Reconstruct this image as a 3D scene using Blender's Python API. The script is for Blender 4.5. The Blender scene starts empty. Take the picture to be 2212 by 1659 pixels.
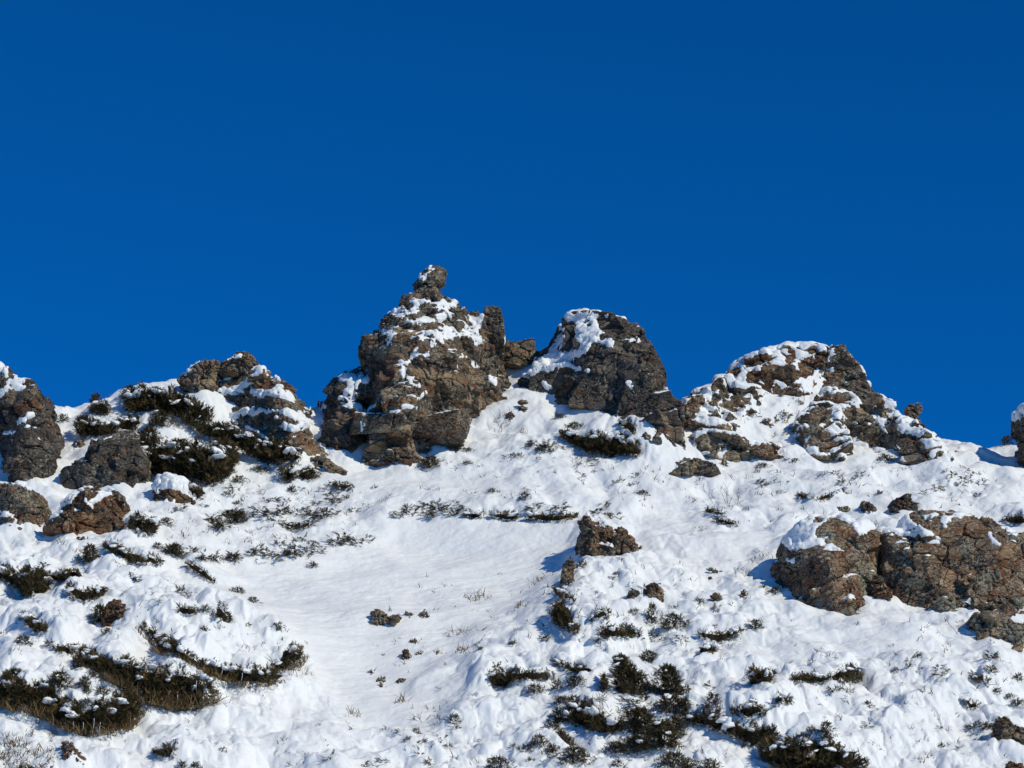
import bpy, math, random
import numpy as np
from mathutils import Vector
R = math.radians
C = bpy.context.scene.collection
f32 = np.float32
# ------------------------------------------------------------------ camera
W, H = 2212.0, 1659.0                      # pixel frame the photograph was measured in
FOV = 20.0
FOC = (W/2)/math.tan(R(FOV/2))
PITCH = 17.0
CAMZ = 1.6
cp, sp = math.cos(R(PITCH)), math.sin(R(PITCH))

def ray(px, py):
    """unit-free viewing direction through a measured pixel (x right, y ahead, z up)"""
    u = (np.asarray(px, float) - W/2)/FOC
    v = (H/2 - np.asarray(py, float))/FOC
    return u, cp - v*sp, sp + v*cp

def at(px, py, Y):
    dx, dy, dz = ray(px, py)
    t = Y/dy
    return dx*t, Y+0*t, CAMZ + dz*t

def project(x, y, z):
    zz = z - CAMZ
    d = y*cp + zz*sp
    v = -y*sp + zz*cp
    return W/2 + FOC*x/d, H/2 - FOC*v/d

# crops in which outlines were measured -> frame pixels
CROPS = {'A': (0, 1300, 1344), 'B': (1200, 1000, 1544), 'C': (2588, 1250, 1444),
         'D': (0, 2024, 1344), 'E': (1344, 2024, 1344), 'F': (2688, 2024, 1344),
         'G': (1400, 1020, 700), 'H': (2050, 1200, 700), 'K': (3032, 1920, 1000), 'P': (0, 0, 4032)}
def cv(c, pts):
    x0, y0, w = CROPS[c]
    s = w/2212.0
    k = 2212.0/4032.0
    return [((x0 + p[0]*s)*k, (y0 + p[1]*s)*k) for p in pts]
def csc(c):
    return CROPS[c][2]/4032.0

# ------------------------------------------------------------------ noise
U32 = np.uint32
def _mix(n):
    n ^= n >> U32(16); n *= U32(0x7feb352d)
    n ^= n >> U32(15); n *= U32(0x846ca68b)
    n ^= n >> U32(16)
    return n
def _u(a):
    return np.asarray(a).astype(np.int64).astype(U32) if np.asarray(a).dtype != np.int32 else np.asarray(a).view(U32)
def hraw(ix, iy, iz=0, s=0):
    with np.errstate(over='ignore'):
        n = _u(ix)*U32(73856093) ^ _u(iy)*U32(19349663)
        n = n ^ (_u(iz)*U32(83492791)) ^ U32(int(s)*2654435761 % 4294967291)
        return _mix(np.array(n, U32, ndmin=1))
def hsh(ix, iy, iz=0, s=0):
    return hraw(ix, iy, iz, s).astype(f32)*f32(1/4294967296.0)
K10 = f32(1/1024.)
def h3(n):
    """three values in 0..1 from one hash"""
    return (n & U32(1023)).astype(f32)*K10, ((n >> U32(10)) & U32(1023)).astype(f32)*K10, ((n >> U32(20)) & U32(1023)).astype(f32)*K10
def _q(t): return t*t*t*(t*(t*6-15)+10)
def n2(x, y, s=0):
    ix = np.floor(x); iy = np.floor(y); fx = (x-ix).astype(f32); fy = (y-iy).astype(f32)
    ix = ix.astype(np.int32); iy = iy.astype(np.int32)
    u = _q(fx); v = _q(fy)
    def g(a, b):
        h = hsh(ix+a, iy+b, 0, s)*f32(6.2831853)
        return np.cos(h)*(fx-a) + np.sin(h)*(fy-b)
    a = g(0, 0); b = g(1, 0); c = g(0, 1); d = g(1, 1)
    return ((a+(b-a)*u)*(1-v) + (c+(d-c)*u)*v)*f32(1.4)
def fbm2(x, y, o=4, s=0, gain=.5):
    r = 0; a = 1.0
    for i in range(o):
        r = r + a*n2(x*2.0**i, y*2.0**i, s+i*17); a *= gain
    return r
def n3(x, y, z, s=0):
    ix = np.floor(x); iy = np.floor(y); iz = np.floor(z)
    u = _q((x-ix).astype(f32)); v = _q((y-iy).astype(f32)); w = _q((z-iz).astype(f32))
    ix = ix.astype(np.int32); iy = iy.astype(np.int32); iz = iz.astype(np.int32)
    h = lambda a, b, c: hsh(ix+a, iy+b, iz+c, s)
    x00 = h(0,0,0); x00 = x00+(h(1,0,0)-x00)*u
    x10 = h(0,1,0); x10 = x10+(h(1,1,0)-x10)*u
    x01 = h(0,0,1); x01 = x01+(h(1,0,1)-x01)*u
    x11 = h(0,1,1); x11 = x11+(h(1,1,1)-x11)*u
    a = x00+(x10-x00)*v; b = x01+(x11-x01)*v
    return (a+(b-a)*w)*2-1
def fbm3(x, y, z, o=3, s=0, gain=.5):
    r = 0; a = 1.0
    for i in range(o):
        k = 2.03**i
        r = r + a*n3(x*k, y*k, z*k, s+i*31); a *= gain
    return r
def worley2(x, y, s=0):
    """F1, F2 and the nearest cell's hash"""
    x = x.astype(f32); y = y.astype(f32)
    ix = np.floor(x).astype(np.int32); iy = np.floor(y).astype(np.int32)
    f1 = np.full(x.shape, 9., f32); f2 = f1.copy(); idd = np.zeros(x.shape, f32)
    for a in (-1, 0, 1):
        for b in (-1, 0, 1):
            cx = ix+np.int32(a); cy = iy+np.int32(b)
            u, v, w = h3(hraw(cx, cy, 1, s))
            d = (cx+u-x)**2 + (cy+v-y)**2
            d = d.astype(f32)
            n = d < f1
            f2 = np.where(n, f1, np.minimum(f2, d)); idd = np.where(n, w, idd); f1 = np.where(n, d, f1)
    return np.sqrt(f1), np.sqrt(f2), idd
def sstep(a, b, x):
    t = np.clip((x-a)/(b-a), 0, 1)
    return t*t*(3-2*t)

# ------------------------------------------------------------------ objects
def new_mesh(name, verts, faces=None, quads=None, tris=None, smooth=True):
    me = bpy.data.meshes.new(name)
    v = np.ascontiguousarray(verts, f32)
    me.vertices.add(len(v)); me.vertices.foreach_set('co', v.ravel())
    fl = []; ls = []; n0 = 0
    if quads is not None and len(quads):
        q = np.asarray(quads, np.int32); fl.append(q.ravel()); ls.append(np.arange(len(q))*4); n0 = len(q)*4
    if tris is not None and len(tris):
        t = np.asarray(tris, np.int32); fl.append(t.ravel()); ls.append(n0+np.arange(len(t))*3)
    fl = np.concatenate(fl).astype(np.int32); ls = np.concatenate(ls).astype(np.int32)
    me.loops.add(len(fl)); me.loops.foreach_set('vertex_index', fl)
    me.polygons.add(len(ls)); me.polygons.foreach_set('loop_start', ls)
    me.update(calc_edges=True)
    me.polygons.foreach_set('use_smooth', np.full(len(ls), smooth, bool))
    me.validate()
    return me
def attr(me, name, val):
    a = me.attributes.new(name, 'FLOAT', 'POINT')
    a.data.foreach_set('value', np.ascontiguousarray(val, f32))
def link(name, me, mat=None, loc=(0, 0, 0), parent=None):
    o = bpy.data.objects.new(name, me); C.objects.link(o)
    o.location = loc
    if me is not None and mat is not None and not me.materials: me.materials.append(mat)
    if parent is not None: o.parent = parent
    return o
def tag(o, label, cat, group=None):
    o['label'] = label; o['category'] = cat
    if group: o['group'] = group
    return o

# ------------------------------------------------------------------ materials
class NT:
    def __init__(s, name):
        s.m = bpy.data.materials.new(name); s.m.use_nodes = True
        s.t = s.m.node_tree; s.n = s.t.nodes; s.l = s.t.links
        s.bsdf = s.n['Principled BSDF']
    def N(s, typ, **kw):
        n = s.n.new(typ)
        for k, v in kw.items():
            if k in n.inputs: n.inputs[k].default_value = v
            else: setattr(n, k, v)
        return n
    def L(s, a, b): s.l.new(a, b)
    def pos(s, sc=1.0):
        g = s.N('ShaderNodeNewGeometry').outputs['Position']
        return g
    def noise(s, vec, scale, detail=4., rough=.55):
        n = s.N('ShaderNodeTexNoise', Scale=scale, Detail=detail, Roughness=rough); s.L(vec, n.inputs['Vector']); return n.outputs['Fac']
    def vor(s, vec, scale, out='Distance', feature='F1'):
        n = s.N('ShaderNodeTexVoronoi', Scale=scale); n.feature = feature; s.L(vec, n.inputs['Vector']); return n.outputs[out]
    def ramp(s, fac, stops):
        r = s.N('ShaderNodeValToRGB'); e = r.color_ramp.elements
        while len(e) < len(stops): e.new(.5)
        for el, (p, c) in zip(e, stops):
            el.position = p
            el.color = (c, c, c, 1) if isinstance(c, (int, float)) else (*c, 1)
        s.L(fac, r.inputs[0]); return r.outputs[0]
    def mix(s, fac, a, b):
        m = s.N('ShaderNodeMix'); m.data_type = 'RGBA'
        if isinstance(fac, (int, float)): m.inputs[0].default_value = fac
        else: s.L(fac, m.inputs[0])
        for i, x in ((6, a), (7, b)):
            if isinstance(x, tuple): m.inputs[i].default_value = (*x, 1)
            else: s.L(x, m.inputs[i])
        return m.outputs[2]
    def math(s, op, a, b=0.):
        m = s.N('ShaderNodeMath'); m.operation = op
        for i, x in ((0, a), (1, b)):
            if isinstance(x, (int, float)): m.inputs[i].default_value = x
            else: s.L(x, m.inputs[i])
        return m.outputs[0]
    def bump(s, h, strength, dist):
        b = s.N('ShaderNodeBump', Strength=strength, Distance=dist); s.L(h, b.inputs['Height']); s.L(b.outputs[0], s.bsdf.inputs['Normal'])
    def base(s, c):
        if isinstance(c, tuple): s.bsdf.inputs['Base Color'].default_value = (*c, 1)
        else: s.L(c, s.bsdf.inputs['Base Color'])
    def attr(s, name):
        a = s.N('ShaderNodeAttribute'); a.attribute_name = name; return a.outputs['Fac']

def rock_mat(name, tone=(1, 1, 1), rust=.5, lichen=.5, dark=.4):
    m = NT(name); p = m.pos()
    # coordinates leaning with the joints, stretched along the bedding
    mp = m.N('ShaderNodeMapping'); mp.inputs['Rotation'].default_value = (R(14), R(-22), R(20)); mp.inputs['Scale'].default_value = (.75, .75, 1.7); m.L(p, mp.inputs['Vector']); q = mp.outputs[0]
    big = m.noise(p, .9, 3); med = m.noise(q, 2.6, 5, .6); fine = m.noise(q, 12., 5, .62); grain = m.noise(p, 38., 3, .6)
    cell = m.attr('block')
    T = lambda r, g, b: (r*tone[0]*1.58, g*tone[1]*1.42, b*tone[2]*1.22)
    # each block has its own stone colour: brown, grey brown or nearly black
    mixer = m.math('ADD', m.math('MULTIPLY', cell, .62), m.math('MULTIPLY', med, .5))
    c = m.ramp(mixer, [(.22, T(.034, .024, .018)), (.42, T(.085, .060, .040)), (.6, T(.15, .108, .072)), (.85, T(.23, .175, .12))])
    grey = m.ramp(med, [(.3, T(.038, .033, .031)), (.7, T(.105, .092, .082))])
    g = m.math('ADD', m.math('MULTIPLY', m.math('FRACT', m.math('MULTIPLY', cell, 7.3)), .6), m.math('MULTIPLY', big, .7))
    c = m.mix(m.ramp(g, [(.66-dark*.32, 0.), (.76-dark*.32, .9)]), c, grey)
    rn = m.math('ADD', m.noise(q, 1.5, 5, .62), m.math('MULTIPLY', m.math('FRACT', m.math('MULTIPLY', cell, 3.7)), .16))
    c = m.mix(m.ramp(rn, [(.70-rust*.18, 0.), (.80-rust*.18, .9)]), c, m.ramp(fine, [(.3, (.075, .027, .012)), (.7, (.24, .092, .036))]))
    c = m.mix(m.math('MULTIPLY', m.ramp(grain, [(.35, .5), (.6, 0.)]), .8), c, T(.022, .017, .013))
    # joints and hairline cracks, coloured near black
    wv = m.N('ShaderNodeMix'); wv.data_type = 'VECTOR'; wv.inputs[0].default_value = .16; m.L(q, wv.inputs[4])
    nz = m.N('ShaderNodeTexNoise', Scale=2.2, Detail=3.); m.L(q, nz.inputs['Vector']); m.L(nz.outputs['Color'], wv.inputs[5]); qq = wv.outputs[1]
    e1 = m.vor(qq, 2.3, feature='DISTANCE_TO_EDGE'); e2 = m.vor(qq, 6.0, feature='DISTANCE_TO_EDGE')
    k1 = m.ramp(e1, [(0., 1.), (.028, 0.)]); k2 = m.math('MULTIPLY', m.ramp(e2, [(0., 1.), (.045, 0.)]), m.ramp(big, [(.42, 0.), (.56, 1.)]))
    crk = m.math('MAXIMUM', k1, m.math('MULTIPLY', k2, .8))
    c = m.mix(m.math('MULTIPLY', crk, .85), c, (.012, .010, .008))
    # pale grey-green lichen crust: blotches, then flecks
    patch = m.noise(p, 1.4, 3, .55)
    v = m.vor(p, 11.); v2 = m.vor(p, 34.)
    f1 = m.math('ADD', m.math('ADD', m.math('ADD', v, .5), m.math('MULTIPLY', m.noise(p, 26., 4), .8)), m.math('MULTIPLY', patch, -1.45))
    sp1 = m.ramp(f1, [(.25+lichen*.30, 1.), (.31+lichen*.30, 0.)])
    f2 = m.math('ADD', m.math('ADD', v2, .5), m.math('MULTIPLY', m.noise(p, 3.4, 4), -.95))
    sp2 = m.ramp(f2, [(.12+.17*lichen, 1.), (.16+.17*lichen, 0.)])
    lc = m.mix(m.noise(p, 6., 2), (.20, .20, .125), (.33, .31, .25))
    c = m.mix(m.math('MULTIPLY', sp1, .72), c, lc)
    c = m.mix(m.math('MULTIPLY', sp2, .8), c, (.42, .40, .33))
    m.base(c)
    m.bsdf.inputs['Roughness'].default_value = .82
    m.bsdf.inputs['Specular IOR Level'].default_value = .3
    hh = m.math('ADD', m.math('MULTIPLY', crk, -1.), m.math('ADD', m.math('MULTIPLY', fine, .9), m.math('MULTIPLY', grain, .15)))
    m.bump(hh, .9, .035)
    return m.m

def snow_mat(name='snow'):
    m = NT(name); p = m.pos()
    c = m.mix(m.noise(p, 3., 3), (.83, .835, .845), (.88, .88, .88))
    m.base(c)
    m.bsdf.inputs['Roughness'].default_value = .55
    m.bsdf.inputs['Specular IOR Level'].default_value = .3
    h = m.math('ADD', m.math('MULTIPLY', m.noise(p, 5., 5, .5), 1.), m.math('MULTIPLY', m.noise(p, 40., 2, .5), .10))
    m.bump(h, .6, .05)
    return m.m

def leaf_mat(name, a, b, c2):
    m = NT(name)
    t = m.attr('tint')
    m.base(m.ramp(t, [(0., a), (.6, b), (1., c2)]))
    m.bsdf.inputs['Roughness'].default_value = .75
    m.bsdf.inputs['Specular IOR Level'].default_value = .2
    return m.m
def flat_mat(name, a, b, sc=8., rough=.85):
    m = NT(name); p = m.pos()
    m.base(m.mix(m.noise(p, sc, 4), a, b)); m.bsdf.inputs['Roughness'].default_value = rough
    m.bsdf.inputs['Specular IOR Level'].default_value = .2
    return m.m
M_SNOW = snow_mat()
M_ROCK = rock_mat('crag_rock', (1, 1, 1), .45, .55, .4)
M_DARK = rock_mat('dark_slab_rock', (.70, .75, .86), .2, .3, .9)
M_RUST = rock_mat('rusty_rock', (1.1, 1.0, .9), .95, .35, .1)
M_LICH = rock_mat('lichened_rock', (1.05, 1.0, .95), .6, .95, .3)
M_BIG = rock_mat('speckled_red_rock', (1.05, .92, .84), .8, .9, .25)
M_LEAF = leaf_mat('juniper_needles', (.022, .019, .009), (.085, .064, .027), (.25, .155, .07))
M_BROWN = leaf_mat('brown_juniper_needles', (.045, .026, .014), (.085, .048, .025), (.14, .08, .04))
M_TWIG = flat_mat('twigs', (.008, .007, .005), (.02, .015, .010), 14.)
M_BARK = flat_mat('bare_twigs', (.10, .075, .055), (.2, .16, .125), 30.)
M_GRASS = leaf_mat('dry_grass', (.07, .042, .018), (.15, .095, .042), (.26, .18, .085))
M_WEED = leaf_mat('weed_tips', (.03, .022, .013), (.07, .05, .028), (.15, .11, .06))
mi = NT('ice'); mi.base((.75, .80, .86)); mi.bsdf.inputs['Roughness'].default_value = .15; mi.bsdf.inputs['Transmission Weight'].default_value = .35
M_ICE = mi.m
# ------------------------------------------------------------------ terrain: a snow slope surveyed at points of known distance
def zbase(y):
    return np.interp(y, [0, 8, 40, 50, 66, 69, 74, 90, 140, 300], [0, 0.1, 3.0, 7.4, 18.3, 19.6, 18.6, 14.0, 6.0, -5.0])
SURVEY = [(0,1659,51.5),(280,1659,51.8),(550,1659,52),(830,1659,52.1),(1106,1659,52),(1380,1659,52),(1650,1659,52),(1930,1659,52),(2212,1659,52),
 (0,1520,53.6),(0,1400,56),(300,1450,55.3),(150,1150,62),(0,1180,61.2),(100,1200,60.8),(350,1250,59.8),(550,1350,57.3),(300,1330,57.6),
 (600,1230,61.4),(850,1190,62.6),(1000,1180,62.9),(1100,1250,61.0),(900,1300,59.4),(700,1450,56.2),(850,1560,54.2),(1000,1400,57.2),(650,1560,54),
 (1250,1190,61.2),(1240,1290,58.8),(1180,1240,60.9),(1150,1350,57.9),(1300,1400,56.8),(1100,1520,54.6),
 (1000,1020,66.5),(800,1012,66.8),(870,1016,66.7),(950,1090,64.9),(700,1100,64.8),(1300,1050,65.2),(1250,1110,63.8),(1100,1120,63.8),
 (1600,1150,62.8),(1450,1200,61.5),(1700,1310,58.6),(1900,1340,57.8),(2100,1320,58.3),(1550,1400,56.8),(2000,1500,54.8),(1750,1500,54.8),
 (1750,1100,63.8),(1900,1085,64.1),(2050,1070,64.6),(2200,1110,64),
 (1600,1030,65.8),(1900,1010,66.4),(2100,995,67.2),(1750,1000,66.6),
 (1480,960,67),(1500,1000,66.4),(1600,900,68.5),(1700,870,69.4),(1840,860,70.2),(1880,930,68.9),(1980,985,67.6),
 (1130,880,68.6),(1120,830,70.2),(1125,800,70.8),(1190,772,71.5),(1250,900,68.1),(1400,915,67.9),(1500,940,67.5),(1350,960,67.0),(1050,940,67.6),(950,975,67.2),
 (300,1080,64.6),(520,1050,65.8),(700,1035,66.4),(250,900,69.2),(450,950,68),(600,965,68),(400,1000,67),(200,960,67.6),(60,1060,65.4)]
def _kern(d): 
    r = d/4.6
    return (1+r)*np.exp(-r)
_sx = []; _sy = []; _sz = []
for (a, b, Y) in SURVEY:
    x, y, z = at(a, b, Y); _sx.append(float(x)); _sy.append(float(y)); _sz.append(float(z))
for (a, b, Y) in [(130,882,70),(250,860,70.3),(350,845,70.4),(1480,905,69.3),(1560,842,70.5),(1640,785,71.2),(1720,756,71.6),(1800,747,71.9),(1850,830,71.4),(1905,890,70.2),(1960,905,69.9),(2015,962,69.2),(2080,963,69.2),(2150,966,69.1),(2230,975,69)]:
    x, y, z = at(a, b, Y); _sx.append(float(x)); _sy.append(float(y)); _sz.append(float(z))
    _sx.append(float(x)); _sy.append(float(y)+1.6); _sz.append(float(z)-.15)
for x in np.arange(-20, 21, 3.):                       # behind the crest the ground falls away
    for y, z in ((77., 18.3), (84., 15.8)):
        _sx.append(x); _sy.append(y); _sz.append(z)
_sx = np.array(_sx); _sy = np.array(_sy); _sz = np.array(_sz)
_K = _kern(np.hypot(_sx[:, None]-_sx[None], _sy[:, None]-_sy[None])) + np.eye(len(_sx))*.004
_wt = np.linalg.solve(_K, _sz - zbase(_sy))

TA = np.concatenate([np.linspace(-1.2, -.225, 50)[:-1], np.linspace(-.225, .225, 1160), np.linspace(.225, 1.2, 50)[1:]])   # x/y
TY = np.concatenate([np.linspace(1, 48, 60)[:-1], np.linspace(48, 52, 150)[:-1], np.linspace(52, 68, 740)[:-1], np.linspace(68, 73, 170)[:-1], np.linspace(73, 300, 80)])
GA, GY = np.meshgrid(TA, TY, indexing='ij'); GX = GA*GY
GZ = zbase(GY)
for k in range(len(_sx)):
    GZ = GZ + _wt[k]*_kern(np.hypot(GX-_sx[k], GY-_sy[k]))
GPX, GPY = project(GX, GY, GZ)

def in_poly(px, py, poly):
    """signed distance in frame pixels, positive inside"""
    P = np.array(poly, float); d2 = np.full(px.shape, 1e12); ins = np.zeros(px.shape, bool)
    for i in range(len(P)):
        a = P[i]; b = P[(i+1) % len(P)]; e = b-a
        t = np.clip(((px-a[0])*e[0]+(py-a[1])*e[1])/(e@e+1e-9), 0, 1)
        d2 = np.minimum(d2, (px-a[0]-t*e[0])**2+(py-a[1]-t*e[1])**2)
        c = (a[1] > py) != (b[1] > py)
        with np.errstate(divide='ignore', invalid='ignore'):
            ins ^= c & (px < e[0]*(py-a[1])/(e[1] if e[1] else 1e-9)+a[0])
    return np.where(ins, np.sqrt(d2), -np.sqrt(d2))
# smooth wind-packed places (measured once, then used as places on the ground)
BOWL = [(395,1240),(560,1215),(760,1180),(900,1120),(1010,1130),(1240,1130),(1230,1200),(1180,1250),(1080,1320),(980,1400),(900,1460),(1000,1480),(930,1560),(780,1545),(700,1480),(660,1400),(600,1330),(520,1290)]
smooth = sstep(-45, 40, in_poly(GPX, GPY, BOWL)); hollow = smooth.copy()
smooth = np.maximum(smooth, sstep(-30, 30, in_poly(GPX, GPY, [(760,1010),(900,1020),(1080,1040),(1200,1070),(1000,1075),(800,1060),(700,1040)]))*.85)
smooth = np.maximum(smooth, sstep(-30, 30, in_poly(GPX, GPY, [(1400,1090),(1650,1150),(1690,1210),(1560,1200),(1400,1150)]))*.6)
smooth = np.maximum(smooth, sstep(-40, 40, in_poly(GPX, GPY, [(1560,1440),(1900,1330),(2050,1400),(1900,1440),(1700,1440)]))*.5)
pil = sstep(-60, 60, in_poly(GPX, GPY, [(-200,1130),(120,1160),(420,1240),(640,1330),(690,1480),(560,1560),(720,1659),(-200,1800)]))
pil = np.maximum(pil, sstep(-60, 60, in_poly(GPX, GPY, [(1230,1190),(1500,1230),(1700,1340),(1560,1440),(2212,1430),(2300,1800),(760,1800),(1000,1480),(1200,1330)])))
calm = 1-smooth
# large soft undulation, pillows over buried shrubs, ripples
wx = GX + .35*fbm2(GX*.9, GY*.9, 3, 5); wy = GY + .35*fbm2(GX*.9+7, GY*.9, 3, 6)
d = .20*fbm2(GX*.42, GY*.36, 3, 11)*(.45+.55*calm) + .19*fbm2(GX*.9+.3*GY, GY*1.1-.2*GX, 2, 13)*calm
f1, f2, hid = worley2(wx*1.15+.35*wy, wy*.85, 21)
d += (.06+.09*pil)*calm*np.clip(1-f1*f1*1.5, -.2, 1)*(.35+.65*hid)
wx2 = GX+.12*fbm2(GX*3, GY*3, 2, 8); wy2 = GY+.12*fbm2(GX*3+4, GY*3, 2, 9)
f1, f2, hid = worley2(wx2*2.6+.9*wy2, wy2*1.9, 33)
d += (.048+.072*pil)*calm*np.clip(1-f1*f1*1.7, -.3, 1)*(.2+.8*hid)
f1, f2, hid = worley2(wx2*6.2+2.*wy2, wy2*4.6, 44)
d += (.014+.034*pil)*calm*np.clip(1-f1*f1*1.7, -.3, 1)*hid
d += .036*calm*fbm2(GX*2.2, GY*2.0, 3, 51, .5)
d += .022*fbm2(GX*1.4+GY*.5, GY*3.6-GX*.9, 4, 61, .5)*(.6+.4*smooth)          # wind ripples
rg_ = 1-np.abs(fbm2(wx2*.9+.5*wy2, wy2*1.5, 3, 71)); d += .12*calm*(rg_-.75)*sstep(-.1, .4, n2(GX*.5, GY*.5, 72)+.25*pil)      # drift lips
d += .10*smooth*fbm2(GX*.55+.3*GY, GY*.8, 2, 81)
d -= .24*hollow
d += .014*smooth*fbm2(GX*3.2+GY*1.3, GY*7.5-GX*2.2, 3, 91)*sstep(-.2, .4, n2(GX*.7, GY*.7, 92))
near = sstep(46, 49, GY)*(1-sstep(74, 80, GY))
GZ = GZ + d*near

def ground(x, y):
    """height of the snow surface, bilinear"""
    x = np.asarray(x, float); y = np.asarray(y, float); a = x/y
    i = np.clip(np.searchsorted(TA, a)-1, 0, len(TA)-2); j = np.clip(np.searchsorted(TY, y)-1, 0, len(TY)-2)
    u = np.clip((a-TA[i])/(TA[i+1]-TA[i]), 0, 1); v = np.clip((y-TY[j])/(TY[j+1]-TY[j]), 0, 1)
    return (GZ[i, j]*(1-u)+GZ[i+1, j]*u)*(1-v) + (GZ[i, j+1]*(1-u)+GZ[i+1, j+1]*u)*v
_YS = np.arange(48.5, 80, .02)
def hit(px, py):
    """the point of the ground seen at a measured pixel"""
    x, y, z = at(px, py, _YS)
    b = np.nonzero(ground(x, y) >= z)[0]
    k = b[0] if len(b) else int(np.argmax(ground(x, y)-z))
    return float(x[k]), float(y[k]), float(ground(x[k], y[k]))
def raise_bank(pts, hs, L=None):
    """snow lying on a shrub mat: a step along the line, fading up the slope"""
    global GZ
    P = np.array(pts); hs = np.array(hs); hm = hs.max(); L = L or (3.0*hm+.4)
    seg = np.hypot(*np.diff(P[:, :2], axis=0).T); cum = np.concatenate([[0], np.cumsum(seg)])
    m = max(6, int(cum[-1]/.14)); s = np.linspace(0, cum[-1], m)
    sx = np.interp(s, cum, P[:, 0]); sy = np.interp(s, cum, P[:, 1]); sh = np.interp(s, cum, hs)
    tx = np.gradient(sx); ty = np.gradient(sy); nx = -ty; ny = tx
    fl = np.where(ny < 0, -1, 1); nx = nx*fl; ny = ny*fl; l = np.hypot(nx, ny)+1e-9; nx /= l; ny /= l
    j0, j1 = np.searchsorted(TY, [sy.min()-.6, sy.max()+3.2*L])
    i0 = max(0, np.searchsorted(TA, min(sx.min()/sy.min(), sx.min()/sy.max())-.07)); i1 = np.searchsorted(TA, max(sx.max()/sy.min(), sx.max()/sy.max())+.07)
    sl = (slice(i0, i1), slice(j0, j1)); x = GX[sl].astype(f32); y = GY[sl].astype(f32)
    sw = np.zeros(x.shape, f32); su = sw.copy(); shh = sw.copy(); dm = np.full(x.shape, 1e9, f32)
    for k in range(m):
        dx = x-f32(sx[k]); dy = y-f32(sy[k]); r2 = dx*dx+dy*dy
        w = 1/(r2+f32(.004))**2
        sw += w; su += w*(dx*f32(nx[k])+dy*f32(ny[k])); shh += w*f32(sh[k]); dm = np.minimum(dm, r2)
    U = su/sw; Hh = shh/sw; lat = np.sqrt(np.maximum(dm-U*U, 0))
    wob = 1+.15*n2(x*2.2, y*2.2, 77)
    Up = np.maximum(U, 0)
    edge = .10*n2(x*3.2, y*3.2, 78)+.05*n2(x*8, y*8, 79)
    dz = Hh*wob*sstep(.02, .22, U+edge)/(1+(Up/L)**2)*(1-sstep(1.6*L, 3.0*L, Up))*np.exp(-(lat/(.16+.30*Up+.25*hm))**2)
    ax = np.arange(x.shape[0]); dz *= sstep(0, 1, np.minimum(ax, ax[::-1])/min(70., x.shape[0]/3))[:, None]
    GZ[sl] = GZ[sl] + dz
# ------------------------------------------------------------------ rocks: implicit solids broken into blocks, then meshed
def surface_nets(F):
    """F<0 inside -> verts (index units), quads"""
    nx, ny, nz = F.shape
    S = F < 0
    c = np.zeros((nx-1, ny-1, nz-1), np.uint8)
    for a in (0, 1):
        for b in (0, 1):
            for e in (0, 1):
                c += S[a:nx-1+a, b:ny-1+b, e:nz-1+e]
    act = (c > 0) & (c < 8)
    ii = np.argwhere(act)
    idx = np.full(act.shape, -1, np.int32); idx[act] = np.arange(len(ii), dtype=np.int32)
    acc = np.zeros((len(ii), 3), f32); cnt = np.zeros(len(ii), f32)
    cor = [(a, b, e) for a in (0, 1) for b in (0, 1) for e in (0, 1)]
    V = {k: F[ii[:, 0]+k[0], ii[:, 1]+k[1], ii[:, 2]+k[2]] for k in cor}
    for p in cor:
        for ax in range(3):
            if p[ax] == 0:
                q = list(p); q[ax] = 1; q = tuple(q)
                m = (V[p] < 0) != (V[q] < 0)
                t = np.where(m, V[p]/np.where(m, V[p]-V[q], 1), 0)
                for j in range(3):
                    acc[:, j] += np.where(m, p[j] + (t if j == ax else 0), 0)
                cnt += m
    verts = ii.astype(f32) + acc/cnt[:, None]
    quads = []
    for ax in range(3):
        o1, o2 = [(1, 2), (2, 0), (0, 1)][ax]
        sh = [slice(1, n-1) for n in (nx, ny, nz)]
        s0 = list(sh); s1 = list(sh); s0[ax] = slice(0, (nx, ny, nz)[ax]-1); s1[ax] = slice(1, None)
        A = S[tuple(s0)]; B = S[tuple(s1)]
        for flip, m in ((False, A & ~B), (True, ~A & B)):
            e = np.argwhere(m)
            if not len(e): continue
            for j in range(3):
                if j != ax: e[:, j] += 1
            def g(d1, d2):
                w = e.copy(); w[:, o1] -= d1; w[:, o2] -= d2
                return idx[w[:, 0], w[:, 1], w[:, 2]]
            q = np.stack([g(0, 0), g(1, 0), g(1, 1), g(0, 1)], 1)
            quads.append(q[:, ::-1] if flip else q)
    return verts, np.concatenate(quads)

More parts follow.
